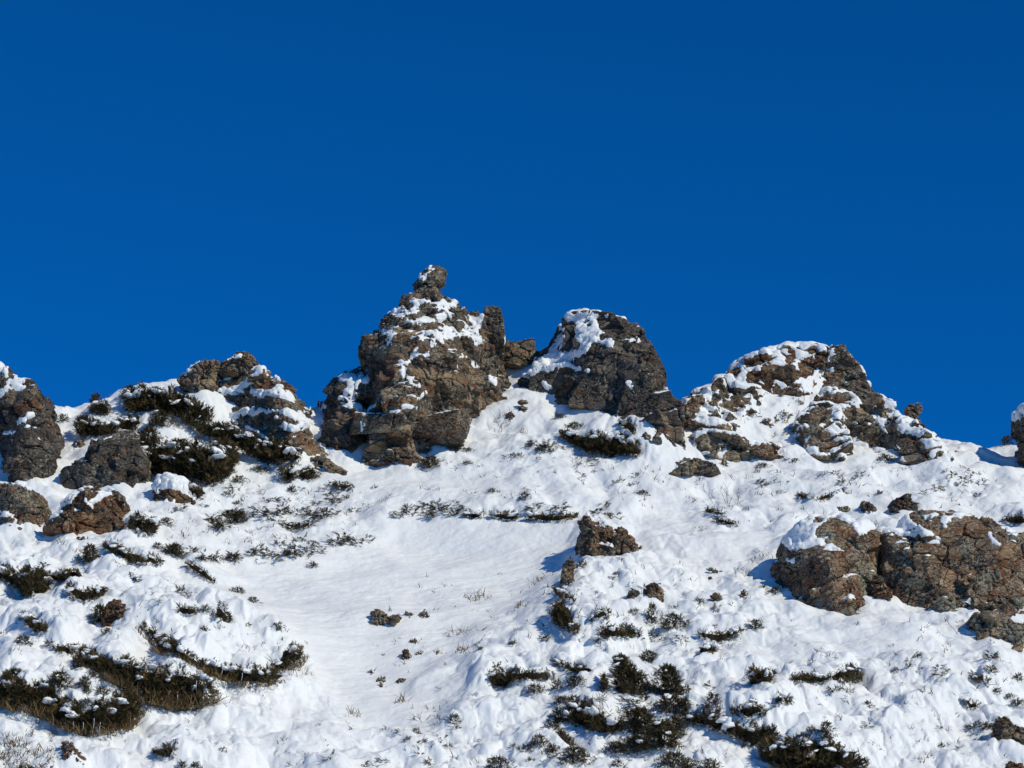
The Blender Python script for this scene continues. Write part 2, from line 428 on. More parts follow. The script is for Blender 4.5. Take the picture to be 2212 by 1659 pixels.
def islands(n, E):
    lab = np.arange(n)
    while True:
        n0 = lab.copy(); np.minimum.at(lab, E[:, 0], lab[E[:, 1]]); np.minimum.at(lab, E[:, 1], lab[E[:, 0]]); lab = lab[lab]; lab = lab[lab]
        if (lab == n0).all(): return lab
def tri_lin(F, p):
    p = np.clip(p, 0, np.array(F.shape)-1.001); i = p.astype(np.int32); f = (p-i).astype(f32)
    r = 0
    for a in (0, 1):
        for b in (0, 1):
            for c in (0, 1):
                w = (f[:, 0] if a else 1-f[:, 0])*(f[:, 1] if b else 1-f[:, 1])*(f[:, 2] if c else 1-f[:, 2])
                r = r + w*F[i[:, 0]+a, i[:, 1]+b, i[:, 2]+c]
    return r
def cells3(q, s):
    """nearest jittered seed (in cell space), edge distance, hash"""
    q = q.astype(f32); ix = np.floor(q).astype(np.int32)
    f1 = np.full(len(q), 9., f32); f2 = f1.copy(); sx = np.zeros(len(q), f32); sy = sx.copy(); sz = sx.copy(); hh = np.zeros(len(q), U32)
    for a in (-1, 0, 1):
        for b in (-1, 0, 1):
            for c in (-1, 0, 1):
                x = ix[:, 0]+np.int32(a); y = ix[:, 1]+np.int32(b); z = ix[:, 2]+np.int32(c)
                n_ = hraw(x, y, z, s); u, v, w = h3(n_)
                px = x+f32(.1)+f32(.8)*u; py = y+f32(.1)+f32(.8)*v; pz = z+f32(.1)+f32(.8)*w
                px = px.astype(f32); py = py.astype(f32); pz = pz.astype(f32)
                d = (px-q[:, 0])**2+(py-q[:, 1])**2+(pz-q[:, 2])**2
                n = d < f1
                f2 = np.where(n, f1, np.minimum(f2, d)); f1 = np.where(n, d, f1)
                sx = np.where(n, px, sx); sy = np.where(n, py, sy); sz = np.where(n, pz, sz); hh = np.where(n, n_, hh)
    hh = _mix(hh.copy() ^ U32(0x9e3779b9)).astype(f32)*f32(1/4294967296.0)
    return np.stack([sx, sy, sz], 1), np.sqrt(f2)-np.sqrt(f1), hh
def rotm(ax, ay, az):
    from mathutils import Euler
    return np.array(Euler((R(ax), R(ay), R(az))).to_matrix(), f32)
def fracture(F, org, vox, size, rot, mixw, tilt, off, crack, seed, band):
    """break the solid's skin into planar blocks: inside each cell the surface is a tilted, shifted plane"""
    m = np.abs(F) < band
    I = np.argwhere(m)
    if not len(I): return F
    P = (org + I*vox).astype(f32); cur = F[m]; size = np.array(size, f32)
    sd, edge, hh = cells3((P @ rot.T)/size, seed)
    _, first, inv = np.unique(hh, return_index=True, return_inverse=True)
    Pc = (sd[first]*size) @ rot
    ic = (Pc-org)/vox; e = max(1., .25*float(size.min())/vox)
    Fc = tri_lin(F, ic)
    G = np.stack([(tri_lin(F, ic+e*np.eye(3)[k])-tri_lin(F, ic-e*np.eye(3)[k]))/(2*e*vox) for k in range(3)], 1)
    gl = np.linalg.norm(G, axis=1)+1e-4; n = G/gl[:, None]
    Pc = Pc - n*(np.clip(Fc/np.maximum(gl, .4), -2*size.max(), 2*size.max()))[:, None]
    rg = np.random.default_rng(seed+9); N = len(first)
    n = n + rg.uniform(-1, 1, (N, 3))*tilt; n /= np.linalg.norm(n, axis=1)[:, None]
    dd = -(Pc*n).sum(1) + rg.uniform(-1, 1, N)*off
    n = n.astype(f32)[inv]; dd = dd.astype(f32)[inv]
    lin = P[:, 0]*n[:, 0]+P[:, 1]*n[:, 1]+P[:, 2]*n[:, 2]+dd
    lin = np.clip(lin, cur-size.max()*.5, cur+size.max()*.5)
    new = cur*(1-mixw)+lin*mixw + crack*(1-sstep(0, .06, edge))
    out = F.copy(); out[m] = new
    return out
def add_blocks(F, org, vox, levels, rot, seed):
    """union with angular blocks seated in the skin, their faces near the rock's joint directions"""
    rg = np.random.default_rng(seed)
    B0 = F.copy()
    for (sz, dens, stick) in levels:
        sz = np.array(sz)
        I = np.argwhere(np.abs(B0) < vox*.6)
        if not len(I): continue
        N = int(max(2, len(I)*vox*vox/(sz[0]*sz[2])*dens))
        C0 = org + I[rg.integers(0, len(I), N)]*vox
        ic = (C0-org)/vox
        G = np.stack([tri_lin(B0, ic+2*np.eye(3)[k])-tri_lin(B0, ic-2*np.eye(3)[k]) for k in range(3)], 1); G /= np.linalg.norm(G, axis=1)[:, None]+1e-6
        for b in range(N):
            h = sz*.5*np.exp(rg.normal(0, .28, 3))
            fr = rotm(*rg.normal(0, 15, 3)) @ rot                      # rows: block axes
            sup = np.abs(fr @ G[b]) @ h
            cen = C0[b]-G[b]*(sup*(1-rg.uniform(-.5, 1)*stick))
            nrm = [s*fr[k] for k in range(3) for s in (1, -1)]; hh = [h[k] for k in range(3) for s in (1, -1)]
            nrm = [n+rg.normal(0, .13, 3) for n in nrm]
            for _ in range(4):
                d = rg.normal(0, 1, 3); d /= np.linalg.norm(d); nrm.append(d); hh.append((np.abs(fr @ d) @ h)*rg.uniform(.62, .85))
            r = np.linalg.norm(h)*1.05
            lo = np.maximum(0, np.floor((cen-r-org)/vox).astype(int)); hi = np.minimum(F.shape, np.ceil((cen+r-org)/vox).astype(int)+1)
            if (hi <= lo+1).any(): continue
            ax = [(org[k]+np.arange(lo[k], hi[k])*vox-cen[k]).astype(f32) for k in range(3)]
            D = None
            for n, q in zip(nrm, hh):
                n = n/np.linalg.norm(n)
                e = (ax[0]*f32(n[0]))[:, None, None]+(ax[1]*f32(n[1]))[None, :, None]+(ax[2]*f32(n[2])-f32(q))[None, None, :]
                D = e if D is None else np.maximum(D, e)
            sl = tuple(slice(lo[k], hi[k]) for k in range(3))
            F[sl] = np.minimum(F[sl], D)
    return F
def upsample(F):
    for ax in range(3):
        a = np.moveaxis(F, ax, 0); o = np.empty((2*a.shape[0]-1,)+a.shape[1:], f32)
        o[::2] = a; o[1::2] = (a[:-1]+a[1:])*f32(.5); F = np.moveaxis(o, 0, ax)
    return np.ascontiguousarray(F)
def stroke_dist(px, py, line):
    d = np.full(px.shape, 1e9)
    L = np.array(line, float)
    if len(L) == 1: return np.hypot(px-L[0, 0], py-L[0, 1])
    for k in range(len(L)-1):
        a = L[k]; e = L[k+1]-a
        t = np.clip(((px-a[0])*e[0]+(py-a[1])*e[1])/(e@e+1e-9), 0, 1)
        d = np.minimum(d, np.hypot(px-a[0]-t*e[0], py-a[1]-t*e[1]))
    return d

import zlib
def rock(name, poly, label, cat='rock', group=None, Y=None, thick=None, vox=None, sub=None, strokes=(), thr=.80, snow=1., mat=None,
         lean=0., p=2.6, cells=None, rot=(12, -14, 25), rough=.012, bulges=(), drop=None, w=None, snow_h=.038, bare=(), part_tag=None, crack=.10, sweep=True, blocks=None, inset=.16, bare_polys=None):
    """one solid rock whose outline, distance and size were measured; its snow is a mesh of its own"""
    seed = zlib.crc32(label.encode()) % 100000
    P = np.array(poly, float)
    px0, px1, py0, py1 = P[:, 0].min(), P[:, 0].max(), P[:, 1].min(), P[:, 1].max()
    if Y is None:
        lowest = P[P[:, 1] > py1-.18*(py1-py0)-1][:, 0].mean()
        Yg = hit(lowest, py1-.5)[1]
        mpp0 = Yg/math.cos(R(PITCH))/FOC
        th = thick if thick else max(.09, .46*min(px1-px0, 1.5*(py1-py0))*mpp0)
        Y = Yg + (.85 if px1-px0 > 75 else .5)*th
        thick = th
    mpp = Y*1.02/FOC
    # drop the foot into the ground
    hgt = (py1-py0)
    dr = drop if drop is not None else min(.35*hgt, 60)
    # where the foot meets the ground, column by column
    cx_ = np.linspace(px0+.04*(px1-px0), px1-.04*(px1-px0), 13); foot = []
    for a in cx_:
        ys = []
        for k in range(len(P)):
            p0 = P[k]; p1 = P[(k+1) % len(P)]
            if (p0[0]-a)*(p1[0]-a) < 0: ys.append(p0[1]+(p1[1]-p0[1])*(a-p0[0])/(p1[0]-p0[0]))
        foot.append(max(ys) if ys else py1)
    foot = np.array(foot)
    if sweep: fy = np.array([hit(a, b-1)[1] for a, b in zip(cx_, foot)])+(.78 if lean > .3 else 1.0)*thick
    else: fy = np.full(13, Y)
    fy = fy if lean > .3 else np.clip(fy, Y-.9*thick-.3, Y+.5*thick); fy = np.convolve(np.pad(fy, 2, mode='edge'), [.15, .22, .26, .22, .15], 'valid')
    X_, Y_, Z_ = at(P[:, 0], P[:, 1], Y)
    size = max(X_.max()-X_.min(), Z_.max()-Z_.min())
    swp = np.linspace(0, min(1.6, .25+.45*(Z_.max()-Z_.min())), 6)[1:] if sweep else []
    if vox is None: vox = float(np.clip(size/75, .021, .027))
    mg = .12+.06*size
    cv_ = vox*2
    bm = max([b_[1] for b_ in bulges], default=0)
    org = np.array([X_.min()-mg, fy.min()-thick*1.2-bm-min(0, lean)*size-mg, Z_.min()-mg-(swp[-1]*.8 if sweep else 0)], f32)
    hi = np.array([X_.max()+mg, fy.max()+thick*1.1+max(0, lean)*size+mg, Z_.max()+mg])
    n = np.ceil((hi-org)/cv_).astype(int)+1
    gx = org[0]+np.arange(n[0])*cv_; gy = org[1]+np.arange(n[1])*cv_; gz = org[2]+np.arange(n[2])*cv_
    XX, ZZ = np.meshgrid(gx, gz, indexing='ij')
    # wobble the traced outline a little
    ox = .5*rough*fbm2(XX*5, ZZ*5, 3, seed); oz = .5*rough*fbm2(XX*5+9, ZZ*5, 3, seed)
    s = in_poly(XX+ox, ZZ+oz, list(zip(X_, Z_))).astype(f32)      # + inside
    for d_ in swp: s = np.maximum(s, in_poly(XX+ox, ZZ+oz+d_, list(zip(X_, Z_))).astype(f32))
    ww = w if w else min(thick*1.0, float(s.max())*.98)
    zr = np.clip((gz-Z_.min())/(Z_.max()-Z_.min()+1e-6), 0, 1)
    cwx = at(cx_, foot, Y)[0]
    zf = np.interp(gx, cwx, at(cx_, foot, Y)[2])[:, None] if lean > .3 else Z_.min()
    yc = np.interp(gx, cwx, fy)[:, None] + lean*np.maximum(gz[None, :]-zf, -.25)
    for (bp, am) in bulges:
        bx, _, bz = at(np.array(bp)[:, 0], np.array(bp)[:, 1], Y)
        sd = in_poly(XX, ZZ, list(zip(bx, bz)))
        yc -= am*sstep(-.06, max(.15, .6*float(sd.max())), sd)
    # coarse relief so the front is no plain bulge
    yc += .22*min(thick, 1.2)*fbm2(XX*(1.3/max(size, .5)*2)+seed, ZZ*(1.0/max(size, .5)*2), 3, seed+3)
    T = thick*(1.12-.30*zr)[None, :]
    # nearer parts of the top and sides stand lower: the faces lean back up the hill
    S3 = np.empty((len(gx), len(gy), len(gz)), f32)
    for k_, y_ in enumerate(gy):
        S3[:, k_, :] = s[:, np.clip(np.arange(len(gz))+int(round((Y-y_ if lean > .3 else max(0., Y-y_))*.30/cv_)), 0, len(gz)-1)]
    q = np.maximum(0, (f32(ww)-S3))/f32(ww)
    r = (np.abs(gy[None, :, None]-yc[:, None, :])/T[:, None, :]).astype(f32)
    F = (((q**f32(p) + r**f32(p))**f32(1/p)-1)*f32(ww)).astype(f32)
    rm = rotm(*rot)
    a = max(.10, min(.60, size*.34))
    if blocks is None: blocks = [((a*1.25, a*1., a*.85), .6, .16), ((a*.7, a*.58, a*.45), .9, .3), ((a*.34, a*.3, a*.22), .6, .4)]
    if cells is None: cells = ((.12, .11, .08), .3, .34, .01) if size > .5 else ((.09, .08, .07), .3, .34, .006)
    F = upsample(F) + f32(inset*a)
    F = fracture(F, org, vox, (a*.8, a*.7, a*.6), rm, .6, .3, .05*a, 0, seed+3, a*.7)
    F = add_blocks(F, org, vox, blocks, rm, seed)
    F = np.maximum(F, -upsample(S3)-f32(.035+.05*min(a, .6)))
    m = np.abs(F) < .12
    I = np.argwhere(m); Pm = org+I*vox
    Q = (Pm@rm.T).astype(f32)
    rn = 1-np.abs(fbm3(Q[:, 0]*6, Q[:, 1]*6, Q[:, 2]*11, 3, seed, .55))*1.4
    wq = Q + .10*np.stack([n3(Q[:, 0]*3, Q[:, 1]*3, Q[:, 2]*3, seed+k) for k in (1, 2, 3)], 1)
    _, ed, _ = cells3((wq/np.array([a*1.1, a, a*.8], f32)).astype(f32), seed+40)
    _, ed2, _ = cells3((wq/np.array([a*.4, a*.4, a*.28], f32)).astype(f32), seed+41)
    gate = sstep(-.15, .25, n3(Q[:, 0]*1.7, Q[:, 1]*1.7, Q[:, 2]*1.7, seed+8))
    F[m] += (rough*(.5-rn) + crack*gate*(1-sstep(0, .045/a, ed)) + crack*.6*(1-gate)*(1-sstep(0, .045/a, ed2))).astype(f32)
    F[0] = F[-1] = 1; F[:, 0] = F[:, -1] = 1; F[:, :, 0] = F[:, :, -1] = 1
    v, quads = surface_nets(F)
    E = np.concatenate([quads[:, [0, 1]], quads[:, [1, 2]], quads[:, [2, 3]], quads[:, [3, 0]]])
    lab = islands(len(v), E)
    big_ = np.argmax(np.bincount(lab)); kv = lab == big_; mp = np.cumsum(kv)-1
    v = v[kv]; quads = mp[quads[kv[quads[:, 0]]]]
    world = org+v*vox
    # smoothed normals
    E = np.concatenate([quads[:, [0, 1]], quads[:, [1, 2]], quads[:, [2, 3]], quads[:, [3, 0]]])
    dg = np.bincount(E[:, 0], minlength=len(v))+np.bincount(E[:, 1], minlength=len(v))+1e-6
    def relax(val):
        return (np.bincount(E[:, 0], val[E[:, 1]], minlength=len(v))+np.bincount(E[:, 1], val[E[:, 0]], minlength=len(v)))/dg
    fn = np.cross(world[quads[:, 2]]-world[quads[:, 0]], world[quads[:, 3]]-world[quads[:, 1]])
    nn = np.stack([np.bincount(quads.ravel(), np.repeat(fn[:, j], 4), minlength=len(v)) for j in range(3)], 1)
    for _ in range(max(3, int(.07/vox))): nn = np.stack([.3*nn[:, j]+.7*relax(nn[:, j]) for j in range(3)], 1)
    nn /= np.linalg.norm(nn, axis=1)[:, None]+1e-9
    cs = np.array([.42, .36, .28], f32)*max(.5, min(1.2, a/.5))
    block = cells3(((world@rm.T)/cs).astype(f32), seed+40)[2]
    base = np.array([np.median(world[:, 0]), Y, world[:, 2].min()])
    me = new_mesh(name, world-base, quads=quads)
    attr(me, 'block', block)
    o = link(name, me, mat or M_ROCK, base)
    if part_tag is None: tag(o, label, cat, group)
    # --- snow
    px, py = project(world[:, 0], world[:, 1], world[:, 2])
    nz1 = fbm3(world[:, 0]*2.6, world[:, 1]*2.6, world[:, 2]*3.2, 3, seed+71)
    fine = fbm3(world[:, 0]*9, world[:, 1]*9, world[:, 2]*9, 2, seed+5)
    mk = (nn[:, 2]-thr)*3.0*snow + nz1*.45 + fine*.25 if snow > 0 else np.full(len(v), -1.)
    fr = np.clip((nn[:, 2]+.15-.6*np.maximum(0, nn[:, 1]))*3, -1, 1)
    f2_ = fbm3(world[:, 0]*22, world[:, 1]*22, world[:, 2]*22, 2, seed+6)
    for ln, wd in strokes:
        sdist = stroke_dist(px + fine*5+f2_*3, py + fine*5-f2_*3, ln)
        mk = np.maximum(mk, np.clip((wd*1.2+3.-sdist)/8., -1, 1)*np.clip(fr+.9, 0, 1)*.9)
    for ln, wd in bare:
        mk = np.minimum(mk, (stroke_dist(px + fine*6, py + fine*6, ln)-wd)/8.)
    if bare_polys:
        sdm = np.full(len(v), -1e9)
        for bp in bare_polys: sdm = np.maximum(sdm, in_poly(px+fine*5, py+fine*5, bp))
        mk = np.maximum(np.clip(-sdm/7.+.1, -1, 1), np.clip((nn[:, 2]-.9)*4, -1, .5))*np.clip(fr+1.1, 0, 1)-(fr < -.4)
    mk = mk.astype(f32)
    # relax the mask over the surface
    mk = np.clip(mk, -1, 1)
    for _ in range(2): mk = .4*mk+.6*relax(mk)
    mk = mk+.05
    keep = (mk[quads] > -.06).all(1) & ((mk[quads] > .08).any(1))
    if keep.sum() > 12:
        q = quads[keep]; used = np.unique(q)
        remap = np.full(len(v), -1, np.int32); remap[used] = np.arange(len(used)); q = remap[q]
        e = np.concatenate([q[:, [0, 1]], q[:, [1, 2]], q[:, [2, 3]], q[:, [3, 0]]])
        d2 = np.bincount(e[:, 0], minlength=len(used))+np.bincount(e[:, 1], minlength=len(used))+1e-6
        rl = lambda a_: (np.bincount(e[:, 0], a_[e[:, 1]], minlength=len(used))+np.bincount(e[:, 1], a_[e[:, 0]], minlength=len(used)))/d2
        ek = np.sort(e, 1); _, iv, ct = np.unique(ek[:, 0].astype(np.int64)*len(used)+ek[:, 1], return_inverse=True, return_counts=True)
        rim = np.zeros(len(used), bool); rim[ek[ct[iv] == 1].ravel()] = True
        # how far from the rim, in rings
        dist = np.where(rim, 0., 9.)
        for r_ in range(1, 7):
            nb = np.zeros(len(used), bool); near_ = dist < r_
            nb[e[near_[e[:, 0]], 1]] = True; nb[e[near_[e[:, 1]], 0]] = True
            dist = np.where(nb & (dist > r_), r_, dist)
        hgt_ = snow_h*(.35+.65*np.clip(nn[used, 2]*1.5, 0, 1))*np.sqrt(np.clip(dist*vox/.09, 0, 1))*(.35+.65*np.clip(mk[used]*1.6, 0, 1))-.02*rim
        for _ in range(3): hgt_ = np.where(rim, hgt_, .4*hgt_+.6*rl(hgt_))
        dirn = nn[used]*.8+np.array([0, 0, .5]); dirn /= np.linalg.norm(dirn, axis=1)[:, None]
        pos = world[used].copy()
        for _ in range(max(5, int(.2/vox))):
            av = np.stack([rl(pos[:, k]) for k in range(3)], 1)
            pos = np.where(rim[:, None], pos, .4*pos+.6*av)
        pos = pos + dirn*hgt_[:, None]; fixed = rim
        lump = fbm3(pos[:, 0]*5, pos[:, 1]*5, pos[:, 2]*5, 3, seed+2)*.02
        pos = pos + dirn*(np.where(fixed, 0, lump))[:, None]
        lb_ = islands(len(pos), e)
        for k_ in np.unique(lb_):
            fq = q[lb_[q[:, 0]] == k_]
            if len(fq) < 14: continue
            u_ = np.unique(fq); mp2 = np.full(len(pos), -1, np.int32); mp2[u_] = np.arange(len(u_))
            link('snow_patch', new_mesh('snow_patch', pos[u_]-base, quads=mp2[fq]), M_SNOW, (0, 0, 0), o)
    return o

# ------------------------------------------------------------------ junipers
def make_template(seed, n=11, droop=.5, leaf=.34, wid=.11):
    """a feathery spray along +x, unit long: narrow scale-leaf tufts left and right of a thin bent stem"""
    r = np.random.default_rng(seed); V = []; T = []
    def pt(t): return np.array([t, .06*math.sin(t*4+seed), -droop*t*t*.5+.25*t])
    for i in range(n):
        t = .12+.88*i/(n-1); b = pt(t)
        ll = leaf*(1.05-.55*t)*r.uniform(.7, 1.2)
        for sg in (-1, 1):
            a = r.uniform(.5, 1.0); up = r.uniform(-.5, .5)
            d = np.array([math.cos(a), sg*math.sin(a), up]); d /= np.linalg.norm(d)
            sd = np.cross(d, [0, r.normal()*.6, 1.]); sd /= np.linalg.norm(sd)
            k = len(V); V += [b-sd*wid*ll*1.3, b+d*ll*.55+sd*wid*ll*2.0, b+d*ll, b+d*ll*.5-sd*wid*ll*1.6]
            T += [(k, k+1, k+3), (k+1, k+2, k+3)]
    for i in range(4):
        a = pt(i/4); b = pt((i+1)/4); k = len(V); w = .018
        V += [a-[0, w, 0], a+[0, w, 0], b+[0, w*.8, 0], b-[0, w*.8, 0]]; T += [(k, k+1, k+2), (k, k+2, k+3)]
    return np.array(V, f32), np.array(T, np.int32)
TEMPL = [make_template(i, 9+i % 3, .3+.25*(i % 4)) for i in range(6)]
def sprays(P, D, L, rng, tint):
    """verts, tris, tint for sprays rooted at P pointing along D"""
    n = len(P); D = D/np.linalg.norm(D, axis=1)[:, None]
    up = np.array([0, 0, 1.])+rng.normal(0, .5, (n, 3))
    B = np.cross(up, D); B /= np.linalg.norm(B, axis=1)[:, None]+1e-6
    N_ = np.cross(D, B)
    which = rng.integers(0, len(TEMPL), n); VV = []; TT = []; AA = []; k = 0
    for w in range(len(TEMPL)):
        s = np.nonzero(which == w)[0]
        if not len(s): continue
        tv, tt = TEMPL[w]
        v = P[s][:, None, :] + L[s][:, None, None]*(tv[None, :, 0:1]*D[s][:, None, :]+tv[None, :, 1:2]*B[s][:, None, :]+tv[None, :, 2:3]*N_[s][:, None, :])
        VV.append(v.reshape(-1, 3)); TT.append((tt[None]+(np.arange(len(s))*len(tv))[:, None, None]).reshape(-1, 3)+k)
        AA.append(np.repeat(tint[s], len(tv))); k += len(s)*len(tv)
    return np.concatenate(VV), np.concatenate(TT), np.concatenate(AA)
def foliage_mesh(name, P, D, L, rng, base, tint=None):
    if tint is None: tint = np.clip(rng.normal(.4, .25, len(P)), 0, 1)
    v, t, a = sprays(P, D, L, rng, tint)
    me = new_mesh(name, v-base, tris=t, smooth=False); attr(me, 'tint', a)
    return me

_CL = []
def snow_clump(root, p, r, rng):
    if not _CL:
        for i in range(5):
            g = np.random.default_rng(900+i); u, v = np.meshgrid(np.linspace(0, 2*np.pi, 13)[:-1], np.linspace(0, np.pi, 8), indexing='ij')
            rr = 1+.55*n3(np.cos(u)*np.sin(v)*1.9+i*9, np.sin(u)*np.sin(v)*1.9, np.cos(v)*1.9, 4)
            V = np.stack([rr*np.cos(u)*np.sin(v), rr*np.sin(u)*np.sin(v), rr*np.cos(v)*.72], -1)
            id_ = np.arange(96).reshape(12, 8); q = np.stack([id_[:, :-1], np.roll(id_, -1, 0)[:, :-1], np.roll(id_, -1, 0)[:, 1:], id_[:, 1:]], -1).reshape(-1, 4)
            me = new_mesh('snow_clump', V.reshape(-1, 3), quads=q[:, ::-1]); me.materials.append(M_SNOW); _CL.append(me)
    o = link('snow_clump', _CL[int(rng.integers(0, 5))], None, p, root); o.scale = (r*rng.uniform(1., 2.6), r*rng.uniform(.9, 1.8), r*rng.uniform(.6, 1.)); o.rotation_euler = (rng.normal(0, .3), rng.normal(0, .3), rng.uniform(0, 6.28))
BANKS = []
def juniper_bank(pts, hs, label, brown=0., grass=0, dens=1., mat=None, snowy=1.):
    BANKS.append((pts, hs, label, brown, grass, dens, mat, snowy))
def build_bank(pts, hs, label, brown, grass, dens, mat, snowy):
    rng = np.random.default_rng(int(pts[0][0]*13+pts[0][1]*7))
    W3 = np.array([hit(*p) for p in pts]); Hs = np.array(hs)*W3[:, 1]/FOC*1.22
    raise_bank(W3, Hs*.93*snowy)
    seg = np.linalg.norm(np.diff(W3, axis=0), axis=1); cum = np.concatenate([[0], np.cumsum(seg)]); tot = cum[-1]
    def along(s):
        return np.stack([np.interp(s, cum, W3[:, j]) for j in range(3)], 1), np.interp(s, cum, Hs)
    # front direction (downhill side) smoothed along the line
    ss = np.linspace(0, tot, 60); q, _ = along(ss); tg = np.gradient(q[:, :2], axis=0)
    nr = np.stack([tg[:, 1], -tg[:, 0]], 1); nr[nr[:, 1] > 0] *= -1; nr /= np.linalg.norm(nr, axis=1)[:, None]+1e-6
    nr = .6*nr+.4*np.array([.15, -1.]); nr /= np.linalg.norm(nr, axis=1)[:, None]
    area = float(np.trapz(np.interp(ss, cum, Hs), ss))
    n = int(np.clip(area*1500*dens, 60, 9000))
    s = rng.uniform(0, tot, n); b, h = along(s)
    nb = np.stack([np.interp(s, ss, nr[:, j]) for j in range(2)], 1)
    # ragged top: height follows clumps
    cl = .92+.38*n2(s*2.7, s*0+pts[0][1]*.1, 3)+.30*n2(s*8., s*0+2, 4)
    t = rng.uniform(0, 1, n)**.85
    z = t*h*cl
    lob = n2(s*4.2, t*h*5.+pts[0][0]*.37, 12)+.5*n2(s*10., t*h*11., 13)
    out = (.16*np.sin(np.pi*np.clip(t, .05, 1))+.05)*np.minimum(h, .8)**.5*rng.uniform(.1, 1.2, n)*(.55+1.1*np.clip(.5+lob, 0, 1.4))-.10*t*h
    P = b.copy(); P[:, 2] += z-.03; P[:, :2] += nb*out[:, None]
    D = np.zeros((n, 3)); D[:, :2] = nb*rng.uniform(.4, 1., n)[:, None]+rng.normal(0, .45, (n, 2)); D[:, 2] = rng.normal(.1, .5, n)+.5*t
    L = rng.uniform(.055, .125, n)*np.clip(.6+h, .8, 1.25)
    # fringe above the snow lip
    m = int(tot*20*dens)
    s2 = rng.uniform(0, tot, m); b2, h2 = along(s2); nb2 = np.stack([np.interp(s2, ss, nr[:, j]) for j in range(2)], 1)
    P2 = b2.copy(); P2[:, 2] += h2*rng.uniform(.7, 1.08, m); P2[:, :2] -= nb2*rng.uniform(-.02, .16, m)[:, None]
    D2 = rng.normal(0, .5, (m, 3)); D2[:, 2] = rng.uniform(.0, .9, m); D2[:, :2] += nb2*.4
    P = np.concatenate([P, P2]); D = np.concatenate([D, D2]); L = np.concatenate([L, rng.uniform(.05, .10, m)])
    base = W3[len(W3)//2]
    root = bpy.data.objects.new('juniper_shrub', None); C.objects.link(root); root.location = base
    tag(root, label, 'juniper', 'low juniper shrubs under the snow')
    tint = np.clip(.27+.45*np.concatenate([lob, rng.normal(0, .4, m)])+rng.normal(.12, .16, len(P))+.22*np.concatenate([t, np.ones(m)])**3, 0, 1)  # lobes give brown patches and darken hollows: shade put into the tint
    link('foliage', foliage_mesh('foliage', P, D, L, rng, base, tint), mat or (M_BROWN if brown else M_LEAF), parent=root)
    # solid dark core standing in for inner twigs and the darkness between them
    k = max(6, int(tot/.12)); sc = np.linspace(0, tot, k); b3, h3 = along(sc); nb3 = np.stack([np.interp(sc, ss, nr[:, j]) for j in range(2)], 1)
    a = np.linspace(0, 2*np.pi, 11)[:-1]; rad = np.clip(np.sin(np.pi*np.linspace(.04, .96, k))*2.2, .25, 1)
    V = np.zeros((k, 10, 3))
    nz = 1+.30*n2(sc[:, None]*4+0*a[None], a[None]*1.3+0*sc[:, None], 8)
    V[..., 2] = b3[:, None, 2]+h3[:, None]*(.40+.42*np.sin(a)[None]*nz*rad[:, None])
    off = (-.13+.12*np.cos(a)[None]*nz*rad[:, None])
    V[..., 0] = b3[:, None, 0]+nb3[:, None, 0]*off; V[..., 1] = b3[:, None, 1]+nb3[:, None, 1]*off
    id_ = np.arange(k*10).reshape(k, 10); q = np.stack([id_[:-1], id_[1:], np.roll(id_[1:], -1, 1), np.roll(id_[:-1], -1, 1)], -1).reshape(-1, 4)
    link('stems_core', new_mesh('stems_core', V.reshape(-1, 3)-base, quads=q), M_TWIG, parent=root)
    hs_ = float(Hs.mean())
    for _ in range(int(np.clip(tot*5*(.7+hs_), 2, 48))):
        s_ = rng.uniform(.02, .98)*tot; bb, hq = along(np.array([s_])); nb_ = np.array([np.interp(s_, ss, nr[:, j]) for j in range(2)])
        u_ = rng.uniform(.35, .98)**.6; of_ = .05+.16*math.sin(math.pi*max(.05, u_))*min(float(hq[0]), .8)**.5
        snow_clump(root, bb[0]+np.array([nb_[0]*of_, nb_[1]*of_, hq[0]*u_*.9])-base, rng.uniform(.02, .075)*min(1, .6+float(hq[0])), rng)
    if grass:
        g = int(tot*grass); sg = rng.uniform(0, tot, g); b4, h4 = along(sg); nb4 = np.stack([np.interp(sg, ss, nr[:, j]) for j in range(2)], 1)
        b4[:, :2] += nb4*rng.uniform(.12, .34, g)[:, None]; b4[:, 2] -= .06
        me = blades(b4, h4*rng.uniform(.2, .7, g), rng, base)
        link('dry_grass', me, M_GRASS, parent=root)
    return root
def blades(P, L, rng, base, lean=.5):
    n = len(P); d = rng.normal(0, lean, (n, 3)); d[:, 2] = 1; d /= np.linalg.norm(d, axis=1)[:, None]
    bend = rng.normal(0, .45, (n, 3)); bend[:, 2] = -np.abs(bend[:, 2])*.7
    w = np.cross(d, rng.normal(0, 1, (n, 3))); w /= np.linalg.norm(w, axis=1)[:, None]+1e-6; w *= rng.uniform(.004, .010, n)[:, None]
    L = L[:, None]
    a = P; b = P+d*L*.5; c = P+d*L+bend*L*.5
    V = np.stack([a-w, a+w, b+w*.8, b-w*.8, c], 1).reshape(-1, 3)
    k = np.arange(n)[:, None]*5
    T = np.concatenate([k+[0, 1, 2], k+[0, 2, 3], k+[3, 2, 4]]).reshape(-1, 3)
    me = new_mesh('dry_grass', V-base, tris=T, smooth=False); attr(me, 'tint', np.repeat(rng.uniform(0, 1, n), 5)); return me

